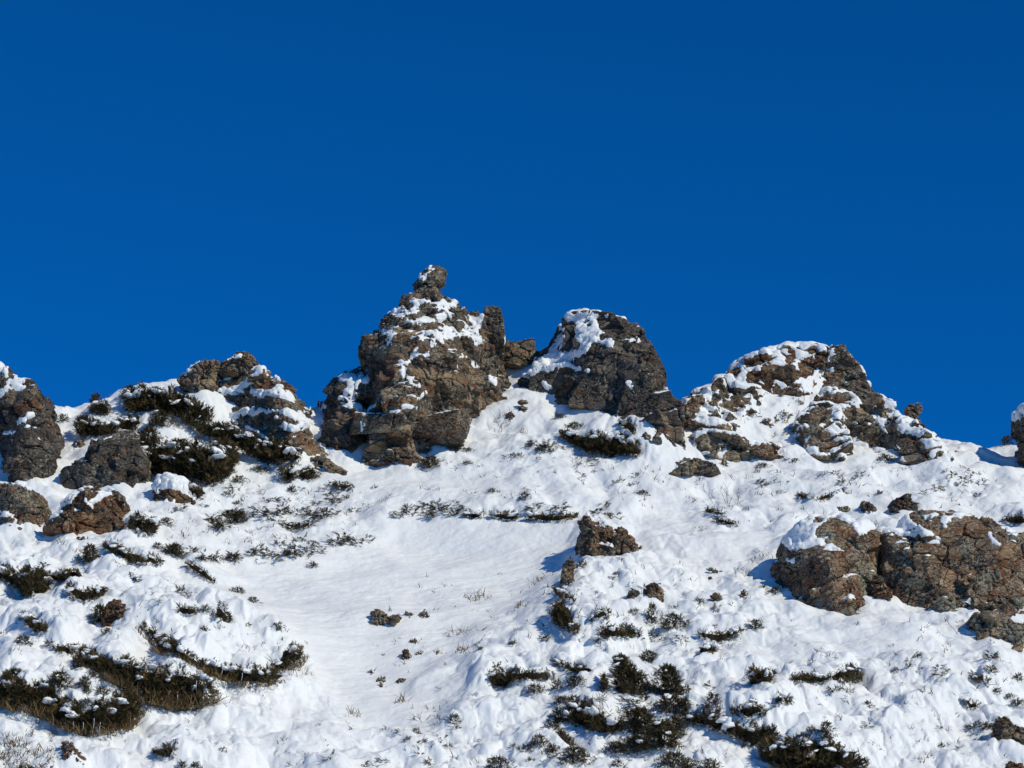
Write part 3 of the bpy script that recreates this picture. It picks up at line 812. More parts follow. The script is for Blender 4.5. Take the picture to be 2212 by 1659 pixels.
def juniper_clump(px, py, w, h, label, group='juniper tufts standing out of the snow', brown=False, upright=0., dens=1., lean=0.):
    """a free bush: px, py its foot; w, h measured"""
    x, y, z = hit(px, py); rng = np.random.default_rng(int(px*31+py*17)); mpp = y/FOC*1.05
    a = w*mpp*.56; hh = h*mpp*1.02; base = np.array([x, y, z])
    n = int(np.clip(3400*dens*a*hh*2.2, 40, 7000))
    ph = rng.uniform(0, 2*np.pi, n); t = rng.uniform(0, 1, n)
    prof = np.sqrt(np.clip(1-t**(2.2-upright), 0, 1))*(1-upright*.45*t)+.08
    rr = np.sqrt(rng.uniform(.02, 1, n))*(1+.35*np.sin(ph*3+px)+.25*np.sin(ph*5+t*6+py))
    P = np.stack([np.cos(ph)*a*prof*rr, np.sin(ph)*a*.75*prof*rr, t*hh*.88-.05], 1)
    P[:, 0] += lean*t*hh
    D = np.stack([np.cos(ph)*.9+lean, np.sin(ph)*.9, .15+.6*t+upright*.5], 1)+rng.normal(0, .6, (n, 3))
    L = rng.uniform(.04, .085, n)*np.clip(.7+hh, .8, 1.4)
    root = bpy.data.objects.new('juniper_bush', None); C.objects.link(root); root.location = base
    tag(root, label, 'juniper', group)
    tint = np.clip(rr*.45-.12+.3*t**2+rng.normal(.05, .18, n), 0, 1)  # inner sprays tinted dark, standing in for shade inside the bush
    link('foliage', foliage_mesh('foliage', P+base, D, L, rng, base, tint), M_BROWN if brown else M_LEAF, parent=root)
    if a*hh > .10:
        for _ in range(int(np.clip(a*hh*22, 2, 12))):
            f_ = rng.uniform(0, 6.28); tt = rng.uniform(.35, .95); pr = math.sqrt(max(.02, 1-tt**2.2))
            snow_clump(root, np.array([math.cos(f_)*a*pr+lean*tt*hh, math.sin(f_)*a*.75*pr, tt*hh*.85]), rng.uniform(.02, .055), rng)
    k = int(np.clip(n/60, 4, 26)); az = rng.uniform(0, 6.28, k); V = []; T = []
    for b_ in range(k):
        e_ = np.array([np.cos(az[b_])*a*.7+lean*hh*.6, np.sin(az[b_])*a*.55, hh*rng.uniform(.35, .8)]); sd_ = np.array([-np.sin(az[b_]), np.cos(az[b_]), .2])*.007; q0 = np.array([0, 0, -.06])
        V += [q0-sd_, q0+sd_, e_*.55+sd_*.7+[0, 0, .02], e_*.55-sd_*.7+[0, 0, .02], e_]; j_ = 5*b_; T += [(j_, j_+1, j_+2), (j_, j_+2, j_+3), (j_+3, j_+2, j_+4)]
    link('stems_core', new_mesh('stems_core', np.array(V), tris=T), M_TWIG, parent=root)
    return root
# ------------------------------------------------------------------ what stands on the slope
def ST(c, lst): return [(cv(c, l), w*csc(c)) for l, w in lst]
def bank(c, pts, hs, label, **k): juniper_bank(cv(c, pts), [h*csc(c) for h in hs], label, **k) if True else None
def juniper_bank(pts, hs, label, brown=0., grass=0, dens=1., mat=None, snowy=1.):
    BANKS.append((pts, hs, label, brown, grass, dens, mat, snowy))

# --- shrub mats (each keeps its load of snow: the snow slope steps over them)
bank('D', [(-60,430),(0,440),(60,470),(150,510),(210,530),(270,510),(290,480)], [90,90,100,130,140,120,60], 'deep dark juniper face at the left edge, left of the small low dark one')
bank('D', [(280,425),(380,430),(440,420),(515,410)], [25,45,50,30], 'shallow dark juniper strip just above and right of the deep left-edge juniper')
bank('D', [(440,500),(480,560),(520,572),(600,560),(680,500)], [50,80,80,70,20], 'wedge of dark juniper just above the rust red rock on the left')
bank('D', [(140,670),(200,720),(250,770),(310,772)], [25,55,70,40], 'juniper slit in the lumpy snow left of the rust red rock')
bank('D', [(300,850),(370,890),(430,915),(470,915)], [25,40,60,40], 'thin juniper streak above the top end of the wide tall bank with grass', dens=.8)
bank('D', [(540,930),(600,1000),(660,1060),(760,1110),(870,1190),(960,1230),(1080,1260),(1230,1260),(1320,1240),(1345,1200)], [60,90,110,140,190,230,230,200,170,120], 'wide tall juniper bank with brown grass at its foot and a snow roof', grass=190)
bank('D', [(-80,1210),(0,1230),(130,1280),(260,1310),(370,1350),(420,1390),(520,1420),(620,1440),(740,1410),(820,1370),(860,1310),(870,1260)], [140,150,180,180,170,165,140,190,200,180,120,60], 'longest juniper bank at the lower left with white icicles hanging on it', grass=120)
bank('D', [(930,740),(980,810),(1060,870),(1130,920),(1230,970),(1310,1010),(1380,1065),(1480,1085),(1580,1120),(1700,1115),(1770,1090),(1785,1060)], [45,60,70,70,60,50,90,100,110,110,60,30], 'long narrow juniper band running diagonally down to the smooth snow gully', grass=90)
bank('D', [(1760,1010),(1830,1010),(1880,990),(1930,920)], [50,60,110,60], 'fan of juniper and grass poking right from the end of a snow ridge', grass=90)
bank('D', [(680,210),(760,270),(830,310),(900,335),(980,330),(1050,320)], [30,70,65,70,60,15], 'curved dark juniper slit below the orange stained boulder')
bank('D', [(850,90),(900,140),(960,140),(1000,90)], [60,110,100,50], 'juniper tucked against the right side of the orange stained boulder')
bank('D', [(1210,345),(1270,380),(1330,420),(1400,450)], [50,45,40,18], 'ragged juniper line falling over the left edge of the smooth snow bowl')
bank('D', [(1150,640),(1230,665),(1280,640)], [40,55,20], 'small paired juniper clump on the left snow ridge, left one')
bank('D', [(1380,690),(1430,690),(1490,690)], [30,100,20], 'small juniper clump on the left snow ridge with a snow notch above')
bank('D', [(1005,1545),(1080,1590),(1140,1575)], [15,85,70], 'juniper in a dark round hollow under a snow dome at the bottom')
bank('D', [(835,400),(880,432),(915,435)], [10,20,8], 'sliver of juniper under a snow lip between the two long left banks', dens=.8)
bank('E', [(790,10),(860,38),(920,20)], [20,45,30], 'leftmost juniper clump on the snow step above the smooth bowl')
bank('E', [(960,20),(1080,45),(1150,40)], [30,50,50], 'middle juniper clump on the snow step above the smooth bowl')
bank('E', [(1195,40),(1330,50),(1440,45),(1530,20)], [50,50,45,20], 'longest juniper clump on the snow step, just left of the twin rocks', snowy=.6)
bank('E', [(1400,500),(1450,560),(1515,578)], [30,50,40], 'juniper spray at the shaded edge of the bank under the twin rocks', snowy=.3)
bank('E', [(1390,640),(1440,750),(1500,775),(1550,770)], [60,150,60,30], 'dark juniper drop on the shaded edge, under the twin rocks', snowy=.35)
bank('E', [(1620,690),(1680,690),(1735,665)], [20,60,40], 'juniper in a small cave of snow left of the grey sapling')
bank('E', [(1640,835),(1700,800),(1800,812),(1880,800),(1945,785)], [25,60,70,45,25], 'olive juniper ledge below the grey sapling')
bank('E', [(960,1105),(1010,1125),(1060,1125),(1150,1100),(1240,1080),(1380,1060)], [60,110,110,80,60,25], 'juniper ledge under a thick snow pillow right of the gully')
bank('E', [(1370,960),(1450,1005),(1520,1040),(1585,1020)], [20,35,45,30], 'juniper crack descending beside the tall brown tipped bush')
bank('E', [(1460,1340),(1530,1370),(1620,1400),(1720,1430),(1830,1400)], [60,140,150,80,60], 'broad black juniper mat under a snow hood at bottom centre right')
bank('F', [(100,790),(160,820),(230,835),(300,810),(380,780)], [25,50,60,50,35], 'juniper slit on the slope below the large split boulder')
bank('F', [(130,890),(170,897),(215,875)], [20,35,20], 'tiny juniper slit just beneath a longer one below the split boulder')
bank('F', [(450,1105),(510,1105),(580,1060)], [90,80,30], 'wedge of juniper alone in the snow right of the dark thicket')
bank('F', [(700,1080),(760,1085),(850,1095),(920,1090),(1060,1095),(1140,1070)], [20,50,60,25,90,70], 'juniper row under a scalloped snow lip in the right snowfield')
bank('F', [(580,1250),(640,1245),(700,1220)], [50,60,30], 'short juniper patch below the scalloped row, right of the brown bush')
bank('F', [(310,1300),(400,1335),(470,1320),(540,1300)], [50,70,110,20], 'peaked juniper clump beside the brown bush in the right thicket')
bank('F', [(0,1350),(100,1370),(200,1410),(330,1440),(400,1500),(460,1510),(540,1470),(600,1400)], [60,70,90,90,110,110,80,20], 'long juniper hedge slanting through the lower right thicket')
bank('F', [(520,1560),(600,1646),(800,1700),(1000,1700),(1190,1640)], [80,150,210,190,40], 'large black juniper mass at the bottom edge right of centre')
bank('F', [(1870,1060),(1950,1115),(1985,1105)], [30,60,35], 'juniper under snow blocks near the right edge, above the round tuft')
bank('F', [(1825,1210),(1870,1265),(1930,1250)], [20,40,30], 'round juniper tuft under a snow dome near the right edge')
bank('C', [(850,1075),(930,1095),(970,1108),(1040,1090),(1135,1055)], [8,18,18,26,20], 'dark juniper gaps under a scalloped snow cornice on the upper right slope')
bank('C', [(2090,1225),(2140,1245),(2200,1245),(2260,1240)], [15,45,60,50], 'juniper behind the split boulder at the right edge')
bank('C', [(300,1165),(350,1195),(420,1200)], [12,30,14], 'upper of two juniper streaks on the open slope right of the twin rocks')
bank('C', [(345,1225),(400,1250),(490,1252)], [14,38,18], 'lower of two juniper streaks on the open slope right of the twin rocks')
# left shoulder
bank('A', [(900,900),(950,960),(1080,960),(1250,985),(1380,1015),(1460,945),(1520,830)], [170,230,220,230,250,180,60], 'huge dark juniper mass right of the square boulder under the left crag', dens=.8, snowy=.5)
bank('A', [(510,660),(560,705),(700,690),(820,650),(900,650)], [80,120,90,90,100], 'juniper mat directly above the square boulder', dens=.9, snowy=.5)
bank('A', [(800,530),(900,540),(1000,520),(1100,560),(1250,590),(1380,580)], [140,170,130,150,140,60], 'juniper thicket along the crest left of the snouted rock', dens=.8, snowy=.5)
bank('A', [(1250,650),(1500,745),(1600,800),(1700,850),(1850,885),(1950,865)], [60,100,130,130,140,90], 'long juniper mat at the foot of the left crag', dens=.8, snowy=.5)
bank('A', [(1130,960),(1200,1050),(1260,1095),(1320,1095)], [30,70,90,80], 'juniper trailing down beside the small snow capped boulder', dens=.9, snowy=.5)
bank('A', [(590,520),(650,545),(710,540)], [40,90,50], 'small juniper clump high on the left snow crest', snowy=.5)
bank('A', [(1820,970),(1870,985),(1920,960)], [70,100,50], 'left of two juniper tufts at the right foot of the left crag', snowy=.5)
bank('A', [(1930,960),(2000,975),(2060,950)], [50,80,60], 'right of two juniper tufts at the right foot of the left crag', snowy=.5)
bank('B', [(1440,1040),(1500,1070),(1560,1100),(1650,1140),(1770,1135),(1890,1145)], [40,70,60,130,110,80], 'wide dark juniper patch on the snow bench below the second crag')
bank('B', [(1780,960),(1830,1000),(1870,1020)], [20,55,40], 'olive juniper left of the dark slab below the second crag')

for b_ in sorted(BANKS, key=lambda b: -max(p[1] for p in b[0])): build_bank(*b_)

# --- free bushes: crop, foot, width, height, label
def clump(c, x, y, w, h, label, **k):
    q = cv(c, [(x, y)])[0]; juniper_clump(q[0], q[1], w*csc(c), h*csc(c), label, **k)
for a in [
 ('D',150,842,95,65,'juniper tuft in lumpy snow at the far left, below the slit'),('D',640,705,80,130,'tall thin juniper spray left of the rust red rock'),
 ('D',690,772,60,45,'small juniper spray below the rust red rock'),('D',490,880,80,45,'juniper tuft in the hollow above the grass footed bank'),
 ('D',90,1085,150,95,'feathery juniper branches on the snow roof of the icicle bank, left end'),('D',380,1130,120,120,'juniper bush standing on the snow roof of the icicle bank'),
 ('D',545,1160,55,120,'slim juniper twig on the snow roof of the icicle bank'),('D',660,1170,100,60,'low juniper spray near the right end of the icicle bank roof'),
 ('D',560,1250,150,55,'juniper sprays over the right end of the icicle bank'),('D',505,1000,55,100,'icy upright juniper twigs left of the grass footed bank'),
 ('D',580,315,100,130,'dark upright juniper bush left of the curved slit'),('D',1075,70,75,55,'juniper bush just right of the orange stained boulder'),
 ('D',1020,225,60,50,'juniper tuft above the bowl, upper of a pair'),('D',1125,265,110,85,'juniper tuft above the bowl, bigger of a pair'),
 ('D',1330,628,60,50,'juniper spot on the left snow ridge, between two clumps'),('D',1322,755,28,50,'single short juniper stub on the left snow ridge'),
 ('D',1500,305,110,55,'round juniper at the top left rim of the smooth bowl'),('D',1380,305,75,50,'second juniper along the top left rim of the smooth bowl'),
 ('D',1310,300,60,45,'third juniper along the top left rim of the smooth bowl'),('D',2030,345,50,45,'lone round juniper tuft out on the smooth bowl'),
 ('D',1180,1650,45,60,'left one of two juniper tufts on the bottom edge under the snow domes'),('D',1270,1650,60,55,'right one of two juniper tufts on the bottom edge under the snow domes'),
 ('D',1445,1535,40,35,'juniper stub on the low snow dome at the bottom'),('D',1540,510,75,50,'juniper tuft on the first hummock in the smooth bowl'),
 ('D',1800,745,60,55,'juniper sprig on the bank left of the smooth gully'),('D',1640,570,60,45,'thin juniper tuft on the second hummock in the smooth bowl'),
 ('E',2150,735,130,105,'dark juniper right of the grey sapling'),('E',1330,815,70,45,'juniper twig on the snow crest above the gully'),('E',1110,850,60,35,'juniper twig overhanging the gully lip'),
 ('E',1900,640,70,30,'juniper sprig under the dark lone rock'),('E',1555,345,80,45,'juniper and stones beside the shaded rock slab'),
 ('E',1255,1160,110,65,'brown juniper beneath the thick snow pillow'),('E',1400,1135,55,75,'small pointed juniper right of the pillow ledge'),('E',1515,1120,120,80,'brown tipped juniper in the snow blocks'),
 ('E',1420,1235,95,65,'juniper in the gap above the broad black mat'),('E',1505,1238,110,70,'juniper beside snow balls above the broad black mat'),
 ('E',1410,1340,80,100,'upright juniper at the left end of the broad black mat'),('E',1990,960,110,90,'juniper tips behind the tall brown tipped bush'),
 ('E',2120,1175,150,210,'dense dark juniper right of the tall brown tipped bush'),('E',2130,1290,175,120,'olive juniper dome in the lower thicket'),
 ('E',1930,1430,200,190,'large juniper in the middle of the lower thicket'),('E',1780,1545,130,80,'low olive juniper at the left foot of the lower thicket'),
 ('E',1910,1545,200,120,'wide juniper at the foot of the lower thicket'),('E',2080,1510,190,180,'dark juniper at the right foot of the lower thicket'),
 ('E',2160,1430,130,130,'juniper between the hedge and the large thicket bush'),('E',2150,1646,170,110,'black juniper on the bottom edge left of the large black mass'),
 ('E',1280,1505,90,85,'compact olive juniper alone in the bottom snow'),('E',1370,1545,75,60,'small olive juniper near the bottom, right of the compact one'),('E',1200,1535,95,42,'flat juniper at the foot of the compact olive one'),
 ('E',1015,1650,140,85,'juniper on the bottom edge under the snow ridge'),('E',1445,1622,60,38,'tiny juniper left of the leaning double bush'),('E',1790,1635,85,50,'juniper tuft near the bottom edge under the thicket'),
 ('E',565,1622,40,48,'thin juniper spray at the bottom of the gully'),('E',1220,1595,55,32,'faint juniper tuft in the bottom snow'),('E',730,1355,80,55,'juniper spray at the gully mouth, biggest of its row'),
 ('E',490,1420,45,45,'juniper under a snow lump at the gully mouth'),('E',430,1470,28,40,'juniper stub left of the bottom snow ridge'),('E',1115,1508,35,32,'juniper stub by the compact olive bush'),
 ('F',20,1165,60,65,'juniper right of the lower thicket top'),('F',15,1290,65,110,'upright juniper above the slanting hedge'),('F',770,1465,95,55,'juniper poking through snow above the bottom mass'),
 ('F',830,1430,45,60,'dark stub above the bottom black mass'),('F',930,1470,65,115,'upright brown juniper above the bottom black mass'),('F',2000,1020,75,50,'upper juniper of the right edge group'),
 ('F',2040,1165,55,35,'low juniper below the snow blocks at the right edge'),('F',2120,1185,55,32,'flat juniper at the right edge'),('F',2165,1245,65,55,'juniper against the right edge above the grey boulder'),
 ('F',170,1650,125,75,'rounded juniper on the bottom edge'),('F',30,1650,80,85,'dark juniper on the bottom edge by the thicket'),('F',1380,1020,45,32,'small round tuft on the right snow dome'),
 ('F',1520,925,36,42,'dark hole with juniper on the right snow dome'),('F',1200,1240,45,40,'sprig below the scalloped row'),('F',470,740,85,70,'twiggy juniper above the wedge on the right'),
 ('F',105,575,55,45,'brown juniper sprig left of the tilted stone'),('F',2180,1080,60,55,'juniper at the right edge under the long boulder'),('F',1680,1515,30,35,'dark stub in the lower right snow'),
 ('F',600,515,65,55,'dark juniper in the shade left of the split boulder'),('F',520,475,50,26,'small juniper in front of the boulder shadow'),
 ('A',960,740,150,120,'juniper bridging the square boulder and the huge dark mass'),('A',1040,620,140,110,'juniper climbing between two snow cushions left of the left crag'),('A',1160,780,160,90,'juniper on top of the huge dark mass, left part'),('A',1420,800,170,110,'juniper on top of the huge dark mass, right part'),('A',1270,620,160,110,'juniper under the snouted rock'),('A',1440,690,170,100,'juniper at the lower left edge of the left crag'),('A',1000,440,130,80,'juniper on the skyline left of the snouted rock'),('A',1150,500,120,90,'juniper just left of the snouted rock'),('A',840,440,90,85,'upright juniper on the left skyline'),('A',1620,720,120,80,'juniper against the middle of the left crag'),('A',1800,800,120,80,'juniper against the right foot of the left crag'),
 ('A',650,545,130,75,'juniper on the left snow crest'),('A',1480,1068,60,38,'dark round tuft under the juniper mass, first'),('A',1540,1130,45,30,'tuft below the dark round one'),('A',1890,1055,45,55,'upright juniper tuft below the foot of the left crag'),
 ('A',1690,920,110,50,'juniper strip at the foot of the long mat'),('A',1550,985,80,50,'juniper beside the dark mass, right end'),('A',410,590,70,55,'juniper in the gap beside the far left crag'),
 ('A',1540,1250,110,90,'juniper on the speckled slope, largest'),('A',1555,1205,50,42,'olive tuft above the largest one on the speckled slope'),('A',1120,1450,110,70,'juniper above the ridge, left of the rim row'),
 ('B',1520,988,95,45,'round juniper on the snow bench below the second crag'),('B',1435,928,62,34,'small tuft at the base of the second crag'),
 ('B',780,1062,85,36,'juniper at the right foot of the tall crag, upper'),('B',845,1112,85,38,'juniper at the right foot of the tall crag, middle'),('B',915,1112,65,30,'juniper at the right foot of the tall crag, right'),
 ('B',710,1205,120,75,'dark juniper against the lowest corner of the tall crag'),('B',830,1020,62,32,'juniper close under the tall crag'),('B',1180,1145,92,28,'low juniper in the snow right of the tall crag'),
 ('B',1270,1085,40,40,'twiggy tuft on the bench, left'),('B',1340,1112,65,45,'tuft on the bench, middle'),('B',1390,1115,45,25,'tuft on the bench, right'),('B',920,1185,60,25,'flat tuft below the tall crag'),
 ('B',1900,1355,65,30,'dark flat tuft on the slope below the second crag'),('B',1240,1385,55,48,'spiky juniper on the mid slope'),('B',1055,1340,50,26,'small tuft on the mid slope'),('B',845,235,30,18,'small shrub on the shoulder beside the balanced boulder'),
 ('C',400,893,42,38,'black tuft under the right knoll, left'),('C',635,903,75,32,'tuft with grass under the right knoll'),('C',1375,865,95,48,'juniper under the rock rib of the right knoll'),('C',830,862,36,18,'tuft in snow under the right knoll'),
 ('C',1340,1068,36,32,'juniper stub above the split boulder'),('C',2110,768,65,60,'dark shrub left of the pillar at the right edge'),('C',1800,813,34,16,'small tuft on the right skyline'),('C',1330,560,60,45,'shrub on the right cliff of the knoll'),
]: clump(*a)
clump('E', 1900,1165,200,260,'tall brown tipped juniper bush leaning left, in the lower right', upright=.75, lean=-.35)
clump('E', 1700,1155,55,130,'brown dead juniper standing upright in the snow blocks', upright=.7, brown=True)
clump('E', 1515,1615,165,115,'dark leaning double juniper near the bottom, lower bulk')
clump('E', 1480,1500,110,105,'olive pointed juniper leaning left above a dark one', upright=.8, lean=-.5)
clump('F', 195,1300,150,150,'see-through brown juniper bush at the right thicket', brown=True, upright=.4, dens=.35)
clump('E', 2015,720,75,150,'small grey green sapling alone in the snow', upright=.85, dens=.4, group='saplings')
clump('F', 590,1500,120,90,'juniper joining the slanting hedge and the bottom mass')

# --- crags
CENTRAL = cv('B', [(330,1130),(275,1100),(275,1040),(305,960),(325,880),(350,790),(352,700),(345,640),(330,600),(312,540),(328,512),(322,475),(365,450),(395,445),(420,390),(450,360),(490,312),(550,297),(553,255),(580,233),(622,240),(640,205),(655,182),(770,168),(803,185),(812,232),(880,240),(925,255),(960,292),(1012,312),(1030,292),(1050,286),(1078,288),(1105,350),(1114,420),(1092,470),(1078,500),(1075,560),(1120,620),(1155,700),(1150,780),(1190,850),(1197,930),(1150,965),(1080,940),(1020,920),(960,945),(900,970),(800,1000),(720,1040),(640,1075),(622,1130),(610,1215),(540,1228),(430,1205),(340,1130)])
rock('rock_crag', CENTRAL, 'tallest brown crag in the middle with thin snow ledges, carrying the balanced boulder', 'rock crag', 'crags on the skyline', Y=69.2, thick=2.0, lean=.10, thr=.78,
  bulges=[(cv('B', [(430,1200),(340,900),(380,600),(560,420),(800,400),(960,600),(1000,900),(700,1050),(610,1215)]), .35), (cv('B', [(420,1200),(480,900),(700,860),(760,1030),(620,1215)]), .3), (cv('B', [(560,700),(700,420),(880,480),(940,700),(760,800)]), .3)],
  blocks=[((1.1, .8, .62), .8, .3), ((.62, .48, .34), 1.2, .6), ((.32, .26, .19), .8, .6), ((.16, .14, .10), .3, .5)], rot=(8, -10, 20), rough=.008, snow_h=.04,
  strokes=ST('B', [([(480,325),(550,310)],13),([(540,345),(640,315)],9),([(605,270),(700,270)],7),([(600,233),(625,236)],6),([(780,270),(745,330),(790,340)],15),([(770,300),(835,285)],12),([(840,250),(920,247)],13),([(580,380),(640,378)],7),([(650,378),(700,372),(820,355)],9),([(650,485),(700,440),(780,425),(880,432)],9),([(715,512),(800,472),(890,455)],8),([(745,456),(840,452)],6),([(930,360),(980,385)],14),([(1012,335),(985,380),(955,430),(985,510)],13),([(910,400),(925,460)],8),([(430,530),(480,500),(490,460)],9),([(440,440),(500,440)],9),([(600,590),(640,545),(680,560)],12),([(660,590),(640,600)],5),([(545,665),(600,600)],7),([(520,610),(570,612)],9),([(550,690),(605,695)],9),([(670,592),(700,578)],6),([(480,890),(560,870),(640,866)],9),([(640,815),(700,780)],6),([(580,796),(615,796)],4),([(600,737),(650,740)],5),([(690,740),(700,725)],5),([(825,652),(860,650)],9),([(865,578),(900,576)],6),([(815,542),(836,546)],5),([(955,600),(960,635)],10),([(1040,708),(1080,728)],9),([(1130,775),(1140,795)],7),([(205,692),(262,700)],18),([(210,785),(280,772),(245,850),(215,830)],18),([(290,850),(330,890),(390,860)],14),([(330,960),(310,1000)],10),([(385,862),(440,830)],5),([(1080,492),(1140,492)],13),([(1010,890),(1050,912)],10),([(1120,880),(1160,868)],14),([(280,740),(330,700)],22)]),
  bare=ST('B', [([(640,200),(790,200)],40),([(560,270),(590,245)],14),([(1050,300),(1090,420)],45)]))
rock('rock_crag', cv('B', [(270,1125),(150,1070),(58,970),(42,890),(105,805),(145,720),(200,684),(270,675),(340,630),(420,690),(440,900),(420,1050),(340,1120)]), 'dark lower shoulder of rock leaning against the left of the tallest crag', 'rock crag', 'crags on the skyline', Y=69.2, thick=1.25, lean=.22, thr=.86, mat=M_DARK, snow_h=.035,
  strokes=ST('B', [([(205,692),(262,700)],18),([(210,785),(280,772),(245,850),(215,830)],18),([(290,850),(330,890),(300,960)],16),([(330,960),(310,1000)],10),([(75,900),(110,850)],7),([(265,740),(320,700)],22)]))
rock('rock', cv('B', [(1010,470),(1005,400),(1015,330),(1035,292),(1060,284),(1082,290),(1107,350),(1116,420),(1094,468),(1074,488),(1040,490)]), 'upright dark slab standing on the right shoulder of the tallest crag', 'rock', Y=69.6, thick=.36, thr=1.2, mat=M_DARK, sweep=False)
rock('rock', cv('B', [(345,625),(322,598),(310,540),(328,512),(322,476),(365,450),(400,448),(430,500),(420,570),(385,620)]), 'rusty square block jutting from the left edge of the tallest crag', 'rock', Y=69.5, thick=.5, thr=1.1, mat=M_RUST, sweep=False)
rock('balanced_boulder', cv('B', [(617,190),(620,165),(650,135),(690,90),(720,70),(760,70),(795,92),(800,115),(790,150),(770,175),(700,180),(640,196)]), 'grey brown boulder balanced on the very top of the tallest crag', 'boulder', sweep=False, Y=69.75, thick=.5, thr=1.2, drop=0, p=2.6, blocks=[((.34, .26, .2), .4, .08)], inset=.0,
  rough=.015, snow_h=.06, crack=.02, strokes=ST('B', [([(650,138),(685,104),(722,86)],5)]), vox=.018)
rock('rock_crag', cv('B', [(1060,640),(1072,520),(1090,490),(1140,486),(1200,488),(1240,480),(1278,482),(1300,522),(1330,545),(1322,620),(1200,650)]), 'low brown rock comb in the saddle right of the tallest crag', 'rock crag', 'crags on the skyline', sweep=False, Y=71.2, thick=.7, thr=.95, drop=40)
CR2 = cv('B', [(1290,820),(1215,800),(1215,720),(1250,690),(1300,665),(1300,605),(1340,552),(1385,522),(1400,480),(1430,440),(1440,390),(1470,368),(1500,348),(1600,340),(1690,350),(1740,362),(1800,375),(1850,395),(1882,430),(1892,490),(1930,510),(1957,560),(1985,630),(2012,680),(2012,745),(1998,770),(2032,820),(2082,850),(2075,920),(2065,990),(2078,1060),(2060,1110),(1990,1060),(1975,950),(1830,912),(1700,915),(1580,910),(1480,878),(1400,872)])
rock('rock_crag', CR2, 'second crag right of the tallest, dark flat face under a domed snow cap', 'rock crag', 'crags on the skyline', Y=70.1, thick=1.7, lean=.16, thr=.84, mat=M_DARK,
  bulges=[(cv('B', [(1480,880),(1480,700),(1570,560),(1680,530),(1800,560),(1830,905),(1600,915)]), .15), (cv('B', [(1900,950),(1840,700),(1830,560),(1950,520),(2020,700),(2080,860),(2060,1000)]), .15)],
  blocks=[((1.4, 1.0, 1.5), 1.1, .10), ((.7, .5, .7), .6, .2), ((.34, .26, .26), .4, .36), ((.16, .13, .1), .2, .45)], rot=(5, 8, 15), snow_h=.07,
  strokes=ST('B', [([(1490,362),(1600,350),(1700,358)],18),([(1540,400),(1580,375)],22),([(1605,385),(1665,385)],16),([(1560,440),(1640,440),(1600,500)],28),([(1540,500),(1600,520),(1700,505)],18),([(1680,502),(1735,520)],12),([(1442,420),(1470,412)],10),([(1390,540),(1430,505),(1462,475)],15),([(1300,620),(1400,592),(1500,572),(1600,535)],22),([(1240,680),(1300,655),(1400,630),(1480,620)],18),([(1825,475),(1880,490)],9),([(1345,725),(1385,760)],12),([(1520,642),(1590,656)],7),([(1822,722),(1838,745)],8),([(1718,412),(1752,412)],5),([(1640,560),(1720,545)],6)]),
  bare=ST('B', [([(1700,400),(1840,440)],42),([(1500,420)],32),([(1600,392)],14),([(1530,515)],16),([(1650,560),(1780,600)],50),([(1860,560),(1930,600)],40),([(1420,460)],12)]))
rock('rock_crag', cv('B', [(1780,955),(1880,955),(1975,1000),(2040,1050),(2085,1120),(2150,1180),(2210,1215),(2080,1200),(1885,1180),(1895,1100),(1830,1040)]), 'dark fractured rock step below the second crag', 'rock', Y=67.9, thick=.7, thr=.9, mat=M_DARK, drop=20)
rock('rock_crag', cv('B', [(2080,1160),(2180,1150),(2300,1190),(2330,1240),(2200,1240),(2060,1215)]), 'flat rock at the foot of the dark step, left of the right knoll', 'rock', thr=.8)
rock('rock', cv('B', [(1120,900),(1150,880),(1190,885),(1197,930),(1170,955),(1120,945)]), 'round brown rock in the snow at the right foot of the tallest crag', thr=.9)
rock('rock', cv('B', [(1195,860),(1215,810),(1250,830),(1262,880),(1240,900),(1210,890)]), 'grey rock in the snow chute between the two crags', thr=.9)
rock('rock', cv('B', [(300,1160),(330,1130),(370,1160),(380,1195),(330,1185)]), 'small brown rock at the left foot of the tallest crag', thr=.85)
rock('rock', cv('B', [(630,1140),(640,1090),(700,1080),(735,1100),(700,1140)]), 'small rock at the lowest right corner of the tallest crag', thr=.85)
# left crag with its two summit blocks
LEFT = cv('A', [(1240,480),(1250,425),(1300,320),(1380,250),(1500,232),(1600,228),(1690,236),(1720,262),(1800,310),(1850,312),(1900,360),(1960,440),(2010,510),(2030,560),(2055,640),(2110,700),(2160,760),(2215,812),(2330,930),(2380,1000),(2350,1080),(2240,1040),(2100,930),(2000,880),(1850,780),(1700,690),(1500,590),(1380,600),(1290,560)])
rock('rock_crag', LEFT, 'left crag sloping down to the right with two snow shelves', 'rock crag', 'crags on the skyline', Y=69.3, thick=1.3, lean=.12, thr=.76, drop=50, snow_h=.09,
  strokes=ST('A', [([(1300,440),(1400,405),(1550,400),(1640,300),(1700,268)],15),([(1640,395),(1760,430),(1900,440)],17),([(1500,570),(1600,530),(1800,510),(1950,570),(2080,650),(2180,780),(2260,880)],15),([(1780,580),(1880,640),(2000,620)],15),([(1600,625),(1720,700)],10),([(1430,290),(1480,310)],14)]),
  bare=ST('A', [([(1400,480),(1560,470),(1850,480)],34),([(1650,600),(1760,590)],22),([(1680,360),(1740,350)],26),([(1980,740),(2080,850)],45),([(1850,340),(1960,490)],18)]))
rock('rock', cv('A', [(1157,325),(1200,270),(1240,222),(1280,190),(1340,180),(1425,187),(1432,225),(1418,300),(1400,370),(1360,420),(1300,460),(1252,460),(1245,410),(1225,372),(1190,378),(1160,362)]), 'snout shaped rock jutting left from the top of the left crag', 'rock', sweep=False, Y=69.4, thick=.42, thr=1.2, mat=M_LICH, drop=10, strokes=ST('A', [([(1195,285),(1245,225),(1290,188)],7)]))
